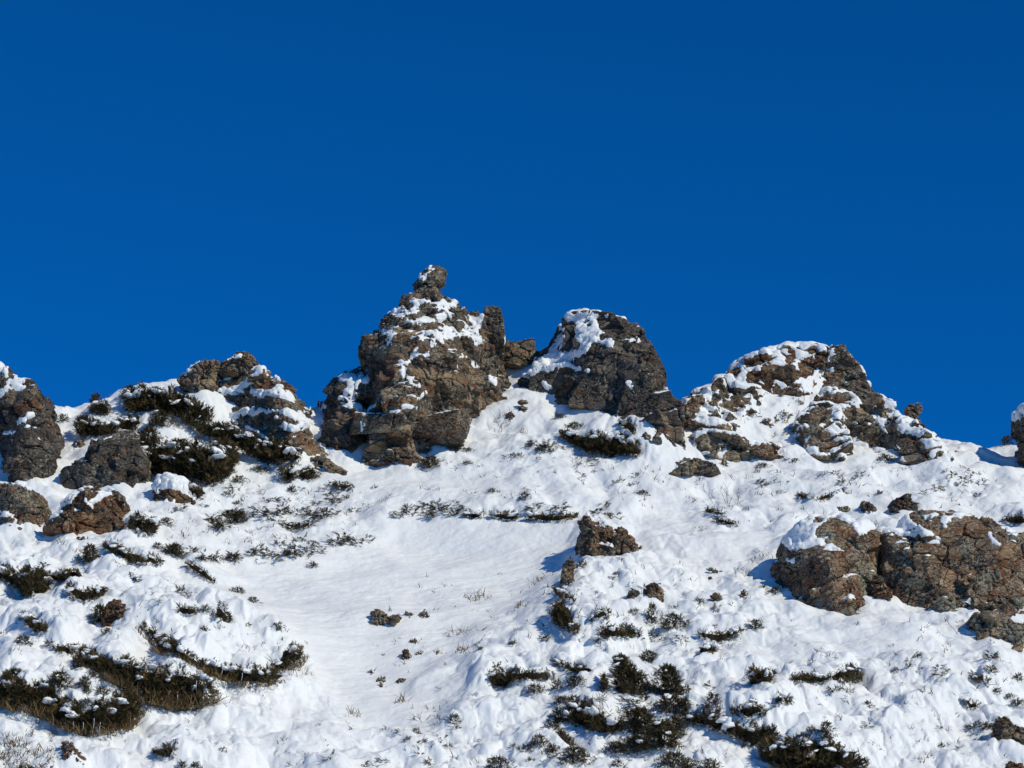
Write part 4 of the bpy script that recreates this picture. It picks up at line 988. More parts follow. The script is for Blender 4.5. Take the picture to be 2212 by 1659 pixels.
rock('rock', cv('A', [(1415,290),(1422,235),(1445,200),(1482,180),(1520,150),(1600,152),(1650,195),(1690,217),(1682,250),(1600,290),(1510,300)]), 'dark summit block of the left crag with a pale chipped edge', 'rock', sweep=False, Y=69.5, thick=.45, thr=1.1, drop=14, strokes=ST('A', [([(1520,175),(1560,162)],8),([(1470,185),(1500,175)],5)]))
rock('rock_crag', cv('A', [(-140,150),(-40,170),(0,190),(30,240),(60,265),(90,300),(150,330),(200,335),(270,350),(300,400),(340,460),(372,500),(365,560),(390,600),(412,650),(400,720),(380,770),(385,850),(420,900),(432,990),(370,1000),(250,1010),(150,950),(60,870),(-140,830)]), 'dark blocky crag cut by the left edge', 'rock crag', 'crags on the skyline', Y=67.3, thick=1.2, lean=.08, thr=.9, mat=M_DARK,
  strokes=ST('A', [([(-40,230),(20,265)],30),([(40,330),(100,312)],12),([(0,400),(60,380),(140,350)],22),([(110,590),(160,570),(210,530)],13),([(165,625),(225,625)],9),([(30,665),(90,665)],10),([(-40,460),(0,440)],14)]))
rock('boulder', cv('A', [(-60,990),(0,1000),(60,990),(120,960),(220,1020),(280,1080),(320,1130),(330,1200),(345,1300),(250,1280),(150,1260),(-60,1260)]), 'lichen covered boulder at the left edge below the dark crag', 'boulder', thr=.95, mat=M_LICH, strokes=ST('A', [([(-40,930),(40,960),(120,975),(200,1020)],16),([(-20,1180),(40,1190),(80,1200)],18)]))
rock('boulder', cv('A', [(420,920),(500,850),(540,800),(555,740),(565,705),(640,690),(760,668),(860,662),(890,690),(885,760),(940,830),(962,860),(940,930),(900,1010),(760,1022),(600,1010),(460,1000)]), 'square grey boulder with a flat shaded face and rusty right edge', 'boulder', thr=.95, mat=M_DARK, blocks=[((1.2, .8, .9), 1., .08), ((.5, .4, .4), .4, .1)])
rock('boulder', cv('A', [(455,800),(500,705),(555,700),(560,760),(530,800),(490,815)]), 'small black boulder in shade behind the square grey one', 'boulder', sweep=False, Y=67.8, thick=.3, thr=1.1, mat=M_DARK)
rock('boulder', cv('A', [(320,1230),(400,1140),(480,1060),(560,1000),(640,998),(720,1040),(790,1080),(815,1160),(810,1250),(700,1310),(600,1325),(480,1325),(370,1320)]), 'orange stained boulder with a white snow stripe down its left side', 'boulder', thr=.93, mat=M_RUST,
  strokes=ST('A', [([(335,1210),(400,1130),(480,1055),(560,992),(640,990),(720,1030)],20),([(500,1160),(600,1110),(720,1050)],16)]))
rock('boulder', cv('A', [(980,1075),(990,1030),(1030,985),(1090,975),(1150,995),(1200,1040),(1240,1080),(1260,1125),(1200,1138),(1080,1115)]), 'small boulder under a smooth white snow cap, right of the square grey one', 'boulder', thr=.6, snow_h=.2, mat=M_RUST, strokes=ST('A', [([(960,1030),(1030,985),(1100,975),(1170,1010)],30)]))
rock('rock', cv('A', [(470,1350),(540,1325),(580,1345),(570,1362),(500,1362)]), 'small flat rock under the orange stained boulder', thr=.8)
rock('rock', cv('A', [(570,430),(580,408),(640,398),(650,410),(610,435)]), 'small rock on the left snow skyline', thr=1.)
rock('rock', cv('D', [(640,690),(660,600),(700,555),(750,535),(790,560),(820,620),(855,665),(830,678),(740,675)]), 'rust red rock in the snow of the left hillside', mat=M_RUST, thr=1.0)
rock('rock', cv('D', [(380,1500),(400,1480),(460,1480),(520,1540),(560,1600),(580,1680),(540,1680),(480,1600),(430,1560)]), 'olive mossy rock rib at the bottom left', thr=.95, mat=M_LICH)
rock('rock', cv('D', [(140,1646),(150,1610),(200,1640),(290,1625),(380,1680),(140,1690)]), 'low mossy rock cut by the bottom edge at the left', thr=.95, mat=M_LICH)
# right knoll
KN = [
 ([(530, 562), (570, 533), (600, 550), (580, 567)],'lone dark rock in the middle snow of the knoll'),
 ([(805, 527), (850, 508), (877, 517), (850, 532)],'flat brown rock in the centre of the knoll'),
 ([(1465, 575), (1500, 533), (1588, 517), (1592, 562), (1572, 612), (1530, 590)],'rock head on the right skyline of the knoll'),
 ([(1545, 685), (1570, 640), (1612, 628), (1642, 690), (1678, 720), (1684, 775), (1620, 770), (1590, 735)],'dark shaded rock at the right end of the skyline knoll'),
 ([(1488, 603), (1530, 588), (1572, 625), (1510, 618)],'flat rock between the two skyline rocks right of the knoll'),
 ([(408, 657), (460, 638), (512, 650), (480, 674)],'flat pale rock on the lower left snow of the knoll'),
 ([(628, 602), (660, 598), (704, 652), (697, 674)],'thin slanting slab in the snow of the knoll'),
 ([(688, 592), (710, 573), (748, 622), (725, 637)],'short slab right of the thin slanting one'),
]
MID = [[(912, 645), (918, 580), (940, 543), (990, 538), (1045, 560), (1055, 602), (1010, 635), (950, 660)], [(832, 625), (870, 588), (918, 588), (920, 635), (880, 645)], [(787, 685), (800, 653), (832, 653), (848, 692), (820, 698)], [(908, 775), (930, 700), (980, 658), (1032, 680), (1045, 725), (970, 775)], [(985, 815), (990, 770), (1010, 728), (1062, 745), (1084, 772), (1040, 795)], [(843, 745), (870, 723), (893, 762), (870, 773)]]
FLANK = [[(315, 432), (350, 390), (400, 373), (416, 385), (380, 412), (340, 437)], [(90, 632), (120, 560), (180, 520), (205, 545), (215, 590), (200, 632), (130, 642)], [(185, 560), (200, 480), (268, 455), (282, 500), (250, 535), (252, 572)], [(300, 512), (340, 470), (400, 430), (452, 430), (440, 457), (390, 492), (330, 532)], [(385, 547), (400, 510), (440, 490), (452, 520), (440, 552), (400, 557)], [(450, 487), (465, 462), (490, 448), (497, 505), (465, 512)], [(497, 480), (505, 445), (522, 438), (536, 470), (520, 497)], [(540, 448), (580, 436), (602, 460), (560, 467)], [(475, 532), (530, 505), (560, 498), (567, 517), (510, 537)]]
CLIFF = [(1000,420),(960,445),(975,390),(1012,325),(1070,330),(1100,310),(1048,262),(1050,235),(1080,225),(1062,185),(1100,150),(1150,165),(1166,200),(1152,238),(1187,240),(1212,282),(1232,330),(1270,390),(1292,430),(1342,450),(1362,490),(1362,540),(1390,605),(1300,575),(1240,510),(1180,450),(1100,430)]
BAND = [[(570, 282), (580, 240), (640, 220), (702, 235), (680, 262), (630, 277)], [(780, 207), (800, 183), (826, 195), (820, 212)], [(770, 267), (790, 230), (826, 208), (832, 260), (790, 292)], [(905, 212), (935, 173), (962, 185), (950, 220), (925, 227)], [(950, 252), (975, 210), (1000, 200), (1042, 235), (1052, 272), (1000, 287), (975, 272)], [(840, 340), (850, 290), (910, 250), (950, 250), (962, 300), (940, 332), (890, 362), (850, 362)], [(550, 395), (545, 350), (560, 310), (605, 320), (622, 370), (600, 397)], [(615, 375), (640, 282), (700, 275), (752, 305), (750, 380), (660, 382)], [(745, 382), (755, 310), (790, 285), (836, 300), (850, 345), (820, 377)], [(410, 357), (440, 310), (490, 298), (512, 330), (480, 352)]]
RIB = [CLIFF] + [[(932, 495), (965, 473), (992, 495), (960, 510)], [(995, 515), (1005, 440), (1040, 462), (1055, 530), (1020, 522)], [(1048, 530), (1055, 470), (1080, 455), (1150, 458), (1182, 490), (1195, 502), (1120, 515)], [(1066, 582), (1100, 553), (1152, 548), (1155, 605), (1120, 602)], [(1150, 610), (1152, 550), (1172, 538), (1222, 545), (1235, 632), (1190, 625)], [(1225, 632), (1222, 540), (1232, 513), (1272, 530), (1292, 592), (1282, 634)], [(1100, 645), (1150, 615), (1200, 655), (1260, 640), (1290, 700), (1270, 745), (1200, 705), (1120, 665)], [(1270, 745), (1280, 660), (1310, 628), (1350, 678), (1425, 745), (1420, 815), (1300, 758)], [(1378, 650), (1420, 623), (1452, 650), (1445, 690), (1502, 730), (1500, 800), (1430, 760), (1400, 700)], [(1460, 800), (1500, 718), (1560, 718), (1602, 760), (1635, 830), (1655, 895), (1560, 868), (1500, 865)]]
LOW = [[(150, 735), (180, 690), (232, 690), (190, 735)], [(238, 795), (250, 730), (310, 700), (374, 710), (378, 765), (382, 815), (300, 805)], [(378, 745), (440, 718), (532, 755), (562, 795), (540, 805), (420, 770)], [(548, 825), (580, 768), (682, 768), (733, 822), (640, 834)], [(413, 825), (440, 785), (500, 788), (562, 830), (563, 865), (500, 884), (440, 854)]]
BK = [((.75, .6, .42), .8, .3), ((.42, .34, .25), 1.0, .45), ((.22, .19, .14), .6, .5)]
rock('rock_crag', cv('C', [(395,375),(430,320),(500,265),(570,232),(640,212),(780,178),(935,168),(1010,190),(1060,230),(1065,280),(980,330),(890,372),(800,385),(650,392),(590,405),(540,402),(490,365)]), 'band of joined brown blocks across the top of the snowy right knoll', 'rock crag', 'crags on the skyline', Y=71.0, thick=.55, lean=.95, mat=M_RUST, blocks=BK, snow_h=.04, bare_polys=[cv('C', b_) for b_ in BAND])
rock('rock_crag', cv('C', [(960,450),(930,490),(960,515),(1010,530),(1060,590),(1110,650),(1130,672),(1200,710),(1300,765),(1400,820),(1465,810),(1500,868),(1560,870),(1655,897),(1635,830),(1605,760),(1560,715),(1500,690),(1450,620),(1390,605),(1362,540),(1362,490),(1342,450),(1292,430),(1270,390),(1232,330),(1212,282),(1187,240),(1152,238),(1166,200),(1150,165),(1100,150),(1070,180),(1048,262),(1020,320),(985,370)]), 'brown cliff and stepped rib forming the right side of the snowy right knoll', 'rock crag', 'crags on the skyline', Y=70.3, thick=.7, lean=.85, blocks=BK, snow_h=.04, bare_polys=[cv('C', b_) for b_ in RIB])
rock('rock_crag', cv('C', [(145,740),(175,690),(230,680),(310,695),(375,705),(440,715),(530,750),(590,765),(690,765),(740,825),(640,840),(562,862),(500,888),(440,858),(400,825),(300,812),(235,800)]), 'low lichened ledge along the bottom left of the right knoll', 'rock crag', 'crags on the skyline', Y=68.3, thick=.55, lean=.6, mat=M_LICH, blocks=BK, snow_h=.04, bare_polys=[cv('C', b_) for b_ in LOW])
rock('rock_crag', cv('C', [(825,590),(905,535),(990,525),(1062,550),(1072,610),(1050,660),(1100,775),(1045,825),(975,822),(900,785),(840,780),(780,690)]), 'chain of lichened boulders down the middle of the right knoll', 'rock crag', 'crags on the skyline', Y=69.6, thick=.5, lean=.9, mat=M_LICH, blocks=BK, snow_h=.04, bare_polys=[cv('C', b_) for b_ in MID])
rock('rock_crag', cv('C', [(75,645),(105,560),(180,475),(270,440),(320,425),(350,375),(420,365),(455,420),(560,428),(615,445),(600,480),(575,530),(480,555),(400,575),(320,545),(250,600),(200,655)]), 'broken rocks on the left flank of the right knoll, next to the second crag', 'rock crag', 'crags on the skyline', Y=70.0, thick=.5, lean=.85, blocks=BK, snow_h=.04, bare_polys=[cv('C', b_) for b_ in FLANK])
for k_, (pl, lb) in enumerate(KN):
    rock('rock', cv('C', pl), lb, 'rock', 'rocks standing out of the right knoll', thr=1.15 if 'skyline' in lb else .9, mat=[M_ROCK, M_RUST, M_LICH][k_ % 3] if 'dark' not in lb else M_DARK, snow_h=.05)
for pl in [[(640,482),(660,458),(678,470)],[(668,492),(680,473),(695,478)],[(728,478),(748,464),(768,470),(765,482)],[(1010,655),(1030,628),(1075,650),(1100,680),(1050,668)],[(870,690),(890,672),(912,685),(890,695)],[(860,556),(880,540),(885,560)],[(790,770),(815,740),(850,765),(820,782)]]:
    rock('rock', cv('C', pl), 'small dark stone poking out of the smooth snow of the right knoll', 'rock', 'small stones of the right knoll', thr=.95)
rock('rock_tower', cv('C', [(2130,965),(2122,880),(2125,800),(2135,700),(2140,630),(2155,600),(2180,560),(2230,550),(2330,570),(2340,960),(2200,980)]), 'brown rock pillar cut by the right edge with snow on top', 'rock tower', Y=68.0, thick=.9, thr=.8, p=3.2, snow_h=.14, strokes=ST('C', [([(2160,595),(2190,565),(2300,560)],22)]))
# boulders on the right
rock('boulder', cv('F', [(590,345),(630,270),(648,190),(690,110),(760,45),(850,12),(1000,5),(1150,30),(1240,60),(1290,130),(1300,220),(1275,330),(1240,420),(1215,500),(1180,562),(1100,566),(1060,625),(950,628),(850,592),(760,545),(650,490),(632,430),(598,365)]), 'left half of the big split boulder, rusty brown with a ragged snow cap', 'boulder', 'big split boulder', thick=1.15, thr=.66, mat=M_BIG, p=2.3, snow_h=.05, drop=30,
  blocks=[((.6, .45, .3), .15, .03), ((.2, .16, .12), .3, .2)], inset=.0, rough=.02, rot=(10, 28, 20),
  strokes=ST('F', [([(680,130),(760,60),(860,20),(1000,12),(1140,35),(1210,60)],44),([(720,150),(800,120),(860,80)],66),([(760,190),(850,170),(900,130)],36),([(930,205),(990,215),(1040,240)],10),([(1130,120),(1175,122)],13),([(690,300),(710,300)],12),([(1050,50),(1190,90)],22)]),
  bare=ST('F', [([(860,40),(900,35)],14),([(900,120),(980,60),(1050,90),(1120,170)],34)]))
rock('boulder', cv('F', [(1235,130),(1270,80),(1340,70),(1420,100),(1400,60),(1500,-10),(1560,-55),(1640,-75),(1760,-72),(1830,-40),(1860,-20),(1920,10),(2010,20),(2100,70),(2190,110),(2280,160),(2330,300),(2330,560),(2120,600),(2060,605),(1990,520),(1800,510),(1660,520),(1610,545),(1560,575),(1470,588),(1420,565),(1340,460),(1280,330),(1235,220)]), 'right half of the big split boulder, grey face speckled with pale lichen', 'boulder', 'big split boulder', thick=1.35, thr=.74, mat=M_BIG, p=2.4, snow_h=.05, drop=30,
  blocks=[((.7, .5, .34), .15, .03), ((.22, .18, .13), .3, .2)], inset=.0, rough=.02, rot=(10, 28, 20),
  strokes=ST('F', [([(1290,60),(1400,55),(1480,25),(1560,-40)],46),([(1390,110),(1480,120),(1560,140),(1650,165)],20),([(1430,80),(1530,95),(1600,135)],34),([(1560,10),(1640,0)],14),([(1700,30),(1800,20),(1850,0)],18),([(1650,-75),(1780,-75),(1850,-35)],12),([(1985,110),(2000,160),(2050,195)],11),([(1690,75),(1710,90)],8),([(1290,60),(1360,60)],20)]),
  bare=ST('F', [([(1530,-20),(1640,-30),(1760,-20)],18),([(1500,20),(1560,60),(1700,130)],22),([(1780,80),(1900,60),(2000,70)],42)]))
rock('boulder', cv('F', [(1215,560),(1222,470),(1245,400),(1290,380),(1350,460),(1372,510),(1330,550),(1260,565)]), 'rusty wedge stone stuck in the cleft of the split boulder', 'boulder', thick=.35, thr=1.1, mat=M_RUST)
rock('rock', cv('F', [(1590,600),(1640,570),(1690,543),(1760,543),(1822,568),(1865,607),(1740,622),(1640,614)]), 'low lichened rock in front of the split boulder, right side', thr=1.0, mat=M_LICH)
rock('rock', cv('F', [(1876,548),(1940,535),(2000,570),(2110,588),(2230,628),(2230,672),(2130,645),(2000,600)]), 'thin dark slab under the right half of the split boulder', thr=1.05)
rock('boulder', cv('F', [(1872,685),(1900,652),(2030,640),(2120,688),(2260,708),(2260,880),(2110,866),(2100,805),(2030,745),(1930,725)]), 'long grey green boulder at the right edge under a snow roof', 'boulder', thr=1.0, mat=M_LICH)
rock('boulder', cv('F', [(1998,1372),(2040,1318),(2110,1312),(2155,1378),(2270,1400),(2270,1510),(2150,1505),(2060,1435)]), 'grey brown boulder low at the right edge', 'boulder', thr=1.0)
rock('rock', cv('F', [(2080,1640),(2110,1580),(2150,1590),(2230,1610),(2250,1680),(2090,1690)]), 'rusty rock in the bottom right corner', thr=1.0, mat=M_RUST)
rock('rock', cv('F', [(150,345),(185,333),(240,360),(277,395),(230,392)]), 'upper of two flat olive slabs left of the split boulder', thr=1.0, mat=M_LICH)
rock('rock', cv('F', [(120,385),(160,373),(222,420),(200,438),(150,410)]), 'lower of two flat olive slabs left of the split boulder', thr=1.0, mat=M_LICH)
rock('rock', cv('F', [(168,515),(210,488),(260,520),(272,570),(240,575),(190,545)]), 'dark tilted stone in the snow left of the split boulder', thr=1.0)
rock('rock', cv('F', [(200,560),(240,575),(282,618),(240,605)]), 'brown sliver of stone under the dark tilted one', thr=1.0)
for pl, lb in [([(360,490),(385,478),(420,490),(445,528),(410,505)],'thin bent stone sliver left of the split boulder'),([(365,575),(400,572),(455,610),(420,612)],'flat stone sliver near the foot of the split boulder'),([(18,335),(30,318),(58,332),(40,342)],'dark stone chip on the slope right of the shaded slab')]:
    rock('rock', cv('F', pl), lb, thr=1.0)
for pl, lb in [([(1055,1165),(1090,1130),(1150,1128),(1175,1150),(1165,1182),(1090,1180)],'low lichened rock behind the split boulder, left of three'),([(1213,1130),(1240,1098),(1275,1093),(1310,1120),(1350,1185),(1270,1192),(1235,1180)],'dark rounded rock behind the split boulder, middle of three'),([(1400,1140),(1430,1105),(1520,1068),(1548,1075),(1550,1110),(1580,1118),(1500,1165),(1410,1185)],'grey rock leaning right behind the split boulder, right of three')]:
    rock('boulder', cv('C', pl), lb, 'boulder', thr=.92, mat=M_DARK if 'grey' in lb or 'dark' in lb else M_LICH)
# middle
rock('boulder', cv('E', [(1530,200),(1545,130),(1548,20),(1570,0),(1595,2),(1625,25),(1700,62),(1757,82),(1742,180),(1704,225),(1690,268),(1608,274),(1590,238)]), 'left and taller of the twin brown rocks above the snow bowl', 'boulder', thr=.85, mat=M_BIG, p=3., snow_h=.12, thick=.5, strokes=ST('E', [([(1630,25),(1690,50),(1715,60)],11)]))
rock('boulder', cv('E', [(1768,200),(1764,130),(1775,78),(1800,68),(1850,100),(1892,140),(1942,212),(1932,255),(1860,258),(1822,222)]), 'right and lower of the twin brown rocks above the snow bowl', 'boulder', thr=.9, mat=M_BIG, thick=.42, p=2.8)
rock('rock', cv('E', [(1430,448),(1438,380),(1452,300),(1490,255),(1503,310),(1482,360),(1497,400),(1472,455)]), 'narrow dark slab in the shaded bank under the twin rocks', thr=1.0)
rock('rock', cv('E', [(1945,555),(1950,500),(1970,455),(2015,420),(2060,440),(2108,490),(2090,530),(2010,555)]), 'lone dark brown rock right of the twin rocks', thr=1.0)
rock('rock', cv('E', [(1830,530),(1870,475),(1940,490),(1950,550),(1880,555)]), 'ragged rock against the left of the lone dark one', thr=.95, mat=M_DARK)
rock('rock', cv('E', [(180,655),(190,615),(262,608),(320,650),(388,670),(382,725),(350,718),(300,682),(190,668)]), 'olive lichened rock under a snow cap in the bowl', thr=1.0, mat=M_LICH)
for pl, lb in [([(392,650),(400,610),(440,620),(482,640),(470,675),(420,672)],'dark stone right of the olive rock in the bowl'),([(490,670),(510,625),(545,598),(575,612),(540,640),(505,680)],'slanting stone at the right end of the bowl stones'),
  ([(372,880),(400,862),(440,865),(465,920),(455,950),(420,945)],'grey stone on the gully floor, largest of its cluster'),([(438,785),(470,790),(527,842),(500,850),(465,820)],'flat slanting stone above the gully cluster'),([(598,900),(612,868),(650,870),(660,905),(625,920)],'dark stone right of the gully cluster'),
  ([(672,900),(680,868),(702,880),(695,910)],'small stone at the right end of the gully cluster'),([(485,900),(500,885),(540,880),(525,925)],'stone between the larger ones of the gully cluster'),([(882,850),(910,846),(935,855),(910,890)],'single dark stone at the right wall of the gully'),
  ([(165,1000),(180,980),(215,1015),(205,1048),(180,1040)],'upper of the green stones low in the gully'),([(235,1040),(255,1030),(295,1080),(285,1098),(250,1070)],'middle of the green stones low in the gully'),([(228,1080),(250,1070),(310,1125),(300,1140),(240,1138)],'lowest of the green stones in the gully'),
  ([(345,1070),(370,1048),(420,1058),(445,1075),(420,1102),(365,1108)],'dark green stone right of the gully stones')]:
    rock('rock', cv('E', pl), lb, 'rock', 'stones in the gully', thr=1.0, mat=M_LICH)
# ------------------------------------------------------------------ small sprigs, grass, twigs, ice
rng = np.random.default_rng(77)
PRO = []
for i in range(9):
    n = 12+2*i; a = rng.uniform(0, 6.28, n); D = np.stack([np.cos(a), np.sin(a), rng.uniform(-.25, .6, n)], 1)
    P = np.stack([np.cos(a)*rng.uniform(0, .09, n), np.sin(a)*rng.uniform(0, .06, n), rng.uniform(-.03, .07, n)], 1)
    me = foliage_mesh('juniper_sprig', P, D, rng.uniform(.06, .12, n), rng, np.zeros(3), np.clip(rng.normal(.25, .2, n), 0, 1)); me.materials.append(M_LEAF); PRO.append(me)
def sprig(px, py, s, label, group):
    x, y, z = hit(px, py); o = link('juniper_sprig', PRO[int(rng.integers(0, 9))], None, (x, y, z))
    s *= 1.3; o.scale = (s, s, s*rng.uniform(.7, 1.1)); o.rotation_euler = (rng.normal(0, .2), rng.normal(0, .2), rng.uniform(0, 6.28))
    return tag(o, label, 'juniper sprig', group)
def scatter(poly, n, s0, s1, label, group):
    P = np.array(poly, float); k = 0
    cl = [(rng.uniform(P[:, 0].min(), P[:, 0].max()), rng.uniform(P[:, 1].min(), P[:, 1].max())) for _ in range(max(2, n//5))]
    while k < n:
        if rng.random() < .72:
            c = cl[int(rng.integers(0, len(cl)))]; x, y = c[0]+rng.normal(0, 18), c[1]+rng.normal(0, 6)
        else: x, y = rng.uniform(P[:, 0].min(), P[:, 0].max()), rng.uniform(P[:, 1].min(), P[:, 1].max())
        if in_poly(np.array([x]), np.array([y]), poly)[0] > 0:
            sprig(x, y, rng.uniform(s0, s1), label, group); k += 1
G1 = 'juniper sprigs speckling the slope under the left crag'
scatter([(450,1125),(560,1085),(640,1095),(600,1135),(470,1160)], 30, .7, 1.3, 'short dark juniper sprig, one of many speckling the snow under the left crag', G1)
scatter([(500,1150),(560,1110),(700,1080),(800,1065),(790,1100),(660,1145)], 36, .6, 1.2, 'short dark juniper sprig, one of many speckling the snow under the left crag', G1)
scatter([(290,1080),(420,1050),(560,1040),(800,1040),(820,1070),(560,1090),(380,1130)], 30, .5, 1., 'short dark juniper sprig, one of many speckling the snow under the left crag', G1)
G2 = 'juniper sprigs along the upper rim of the bowl'
for (a, b) in [(385,1205),(412,1200),(440,1207),(470,1209),(500,1208),(540,1200),(556,1207),(575,1198),(590,1213),(612,1200),(630,1199),(650,1206),(668,1196),(690,1193),(700,1186),(715,1178),(735,1175),(755,1172),(775,1178),(790,1172),(560,1190),(640,1185),(605,1180),(670,1180),(650,1172),(880,1100),(905,1096),(925,1102),(945,1095),(965,1102),(985,1092),(1000,1104),(890,1112),(920,1115),(950,1112),(975,1114),(860,1118),(1290,1110),(1310,1100),(1330,1115),(1160,1100),(1200,1103)]:
    sprig(a+rng.normal(0, 4), b+rng.normal(0, 2), rng.uniform(.8, 1.6), 'drooping juniper sprig in the row along the upper rim of the smooth bowl', G2)
scatter([(1080,980),(1200,950),(1320,1010),(1500,1030),(1450,1080),(1200,1060)], 26, .4, .9, 'tiny sprig on the slope below the second crag', 'tiny sprigs below the second crag')
scatter([(1500,1020),(1750,990),(2000,1005),(2180,1020),(2150,1085),(1900,1060),(1650,1080)], 36, .4, .9, 'tiny sprig on the lumpy slope under the right knoll', 'tiny sprigs under the right knoll')
scatter([(1600,880),(1700,830),(1760,900),(1780,970),(1650,980)], 14, .4, .8, 'tiny sprig in the snow of the right knoll', 'tiny sprigs on the right knoll')
scatter([(1240,1250),(1500,1230),(1640,1300),(1560,1400),(1300,1380)], 22, .5, 1.1, 'sprig between the snow pillows under the twin rocks', 'sprigs between the pillows')
scatter([(120,1180),(420,1250),(620,1380),(560,1450),(300,1330),(60,1250)], 22, .4, 1., 'small sprig on the pillowed snow of the left ridge', 'sprigs of the left ridge')
scatter([(1250,1430),(1520,1430),(1560,1560),(1300,1600)], 18, .6, 1.2, 'small sprig in the snow lumps of the lower thicket', 'sprigs of the lower thicket')
scatter([(1700,1400),(2150,1420),(2200,1640),(1900,1600)], 22, .4, 1., 'small sprig on the lower right snowfield', 'sprigs of the lower right snow')
scatter([(700,1590),(1200,1540),(1250,1659),(640,1659)], 18, .4, 1., 'small sprig on the bottom snow ridge', 'sprigs of the bottom ridge')
def tuft(px, py, n, hh, label, spread=.12, mat=None):
    x, y, z = hit(px, py); P = np.stack([rng.normal(x, spread, n), rng.normal(y, spread, n), np.zeros(n)], 1)
    P[:, 2] = ground(P[:, 0], P[:, 1])-.03; base = np.array([x, y, z])
    o = link('grass_tuft', blades(P, rng.uniform(.4, 1, n)*hh, rng, base), mat or M_GRASS, base); return tag(o, label, 'dry grass', 'dry grass in the snow')
for c, x, y, n, hh, lb in [('E',1290,430,40,.22,'straw coloured grass in the bank left of the shaded slab'),('E',890,550,60,.2,'straw grass on the drift in the middle of the bowl'),('E',1150,600,30,.2,'thin grass on the drift near the shaded bank'),('E',770,780,40,.25,'dry stalks standing on the gully wall, upper'),('E',800,880,40,.25,'dry stalks standing on the gully wall, lower'),('E',380,1220,14,.3,'thin stalks low in the gully'),('E',80,1310,20,.3,'sparse bent stalks at the gully mouth'),('F',1060,610,70,.3,'rusty grass at the foot of the split boulder'),('F',1240,85,40,.22,'yellow grass in the top of the boulder cleft'),('F',1310,360,50,.3,'green yellow grass in the boulder cleft'),('F',480,300,50,.2,'dead weeds left of the split boulder'),('F',1070,1150,14,.25,'thin stalks below the scalloped row'),('F',1540,1600,14,.25,'thin stalks on the lower right snow'),('C',1010,172,12,.35,'thin grass blades on the summit snow of the right knoll'),('C',1040,170,10,.35,'second thin grass bunch on the knoll summit'),('C',250,1285,30,.15,'grass tuft on the open slope right of the twin rocks'),('D',150,1600,60,.22,'straw brown grass showing through thin snow left of the mossy rib'),('D',80,1560,70,.22,'straw brown grass through thin snow near the lower left corner'),('D',20,1540,60,.22,'straw brown grass against the left edge near the bottom'),('D',280,1630,50,.22,'straw brown grass right beside the low mossy rock'),('D',330,1560,40,.2,'straw brown grass above the mossy rib'),('D',60,1640,60,.2,'straw brown grass in the bottom left corner'),('D',30,1470,24,.3,'brown grass on the lower left snow, upper'),('D',100,1500,20,.25,'brown grass on the lower left snow, right'),('D',220,1560,26,.3,'brown grass beside the mossy rib'),('D',30,1600,20,.25,'brown grass at the left edge of the bottom'),('D',1890,1000,80,.35,'long dry grass under the juniper fan'),('B',1110,970,50,.3,'brown weeds at the right foot of the tallest crag'),('B',1240,1010,14,.3,'bent stalks on the snow bench'),('A',710,400,5,.35,'single curled grass stalk on the left skyline'),('A',1690,1050,24,.15,'grass on the speckled slope')]:
    q = cv(c, [(x, y)])[0]; tuft(q[0], q[1], n, hh, lb, .03+.0022*n)
def twigs(px, py, hh, w, n, label):
    """bare branching shrub"""
    x, y, z = hit(px, py); V = []; T = []
    def tube(a, b, r0, r1):
        d = b-a; s = np.cross(d, [.3, .9, .2]); s /= np.linalg.norm(s); t = np.cross(d, s); t /= np.linalg.norm(t); k = len(V)
        for j in range(3):
            e = s*math.cos(j*2.09)+t*math.sin(j*2.09); V.append(a+e*r0); V.append(b+e*r1)
        for j in range(3):
            i0 = k+2*j; i1 = k+2*((j+1) % 3); T.append((i0, i1, i1+1)); T.append((i0, i1+1, i0+1))
    def grow(a, d, L, r, lv):
        b = a+d*L; tube(a, b, r, r*.7)
        if lv:
            for _ in range(int(rng.integers(2, 4))):
                e = d+rng.normal(0, .5, 3); e[2] += .15; e /= np.linalg.norm(e); grow(b, e, L*rng.uniform(.55, .8), r*.65, lv-1)
    for i in range(n):
        d = np.array([rng.normal(0, .55), rng.normal(0, .4), 1.]); d /= np.linalg.norm(d)
        grow(np.array([rng.normal(0, w*.25), rng.normal(0, w*.2), -.05]), d, hh*.4, .006, 3)
    o = link('bare_shrub', new_mesh('bare_shrub', np.array(V), tris=T), M_BARK, (x, y, z)); tag(o, label, 'bare shrub', 'bare twigs')
for c, x, y, hh, w, n, lb in [('B',1530,1210,.55,.8,6,'leafless shrub on the snow below the second crag'),('C',400,1130,.5,.7,8,'leafless grey shrub on the slope under the right knoll'),('F',1800,775,.4,.5,4,'bare twig fan above the right snow dome'),('E',1720,1300,.5,.4,3,'bare twigs standing between the thicket and the snow blocks'),('F',370,400,.25,.5,5,'low bare twigs left of the split boulder'),('E',500,1345,.25,.3,4,'bare sprig at the gully mouth, left of the juniper row'),('E',640,1340,.2,.2,3,'bare sprig at the gully mouth, beside the biggest juniper')]:
    q = cv(c, [(x, y)])[0]; twigs(q[0], q[1], hh, w, n, lb)
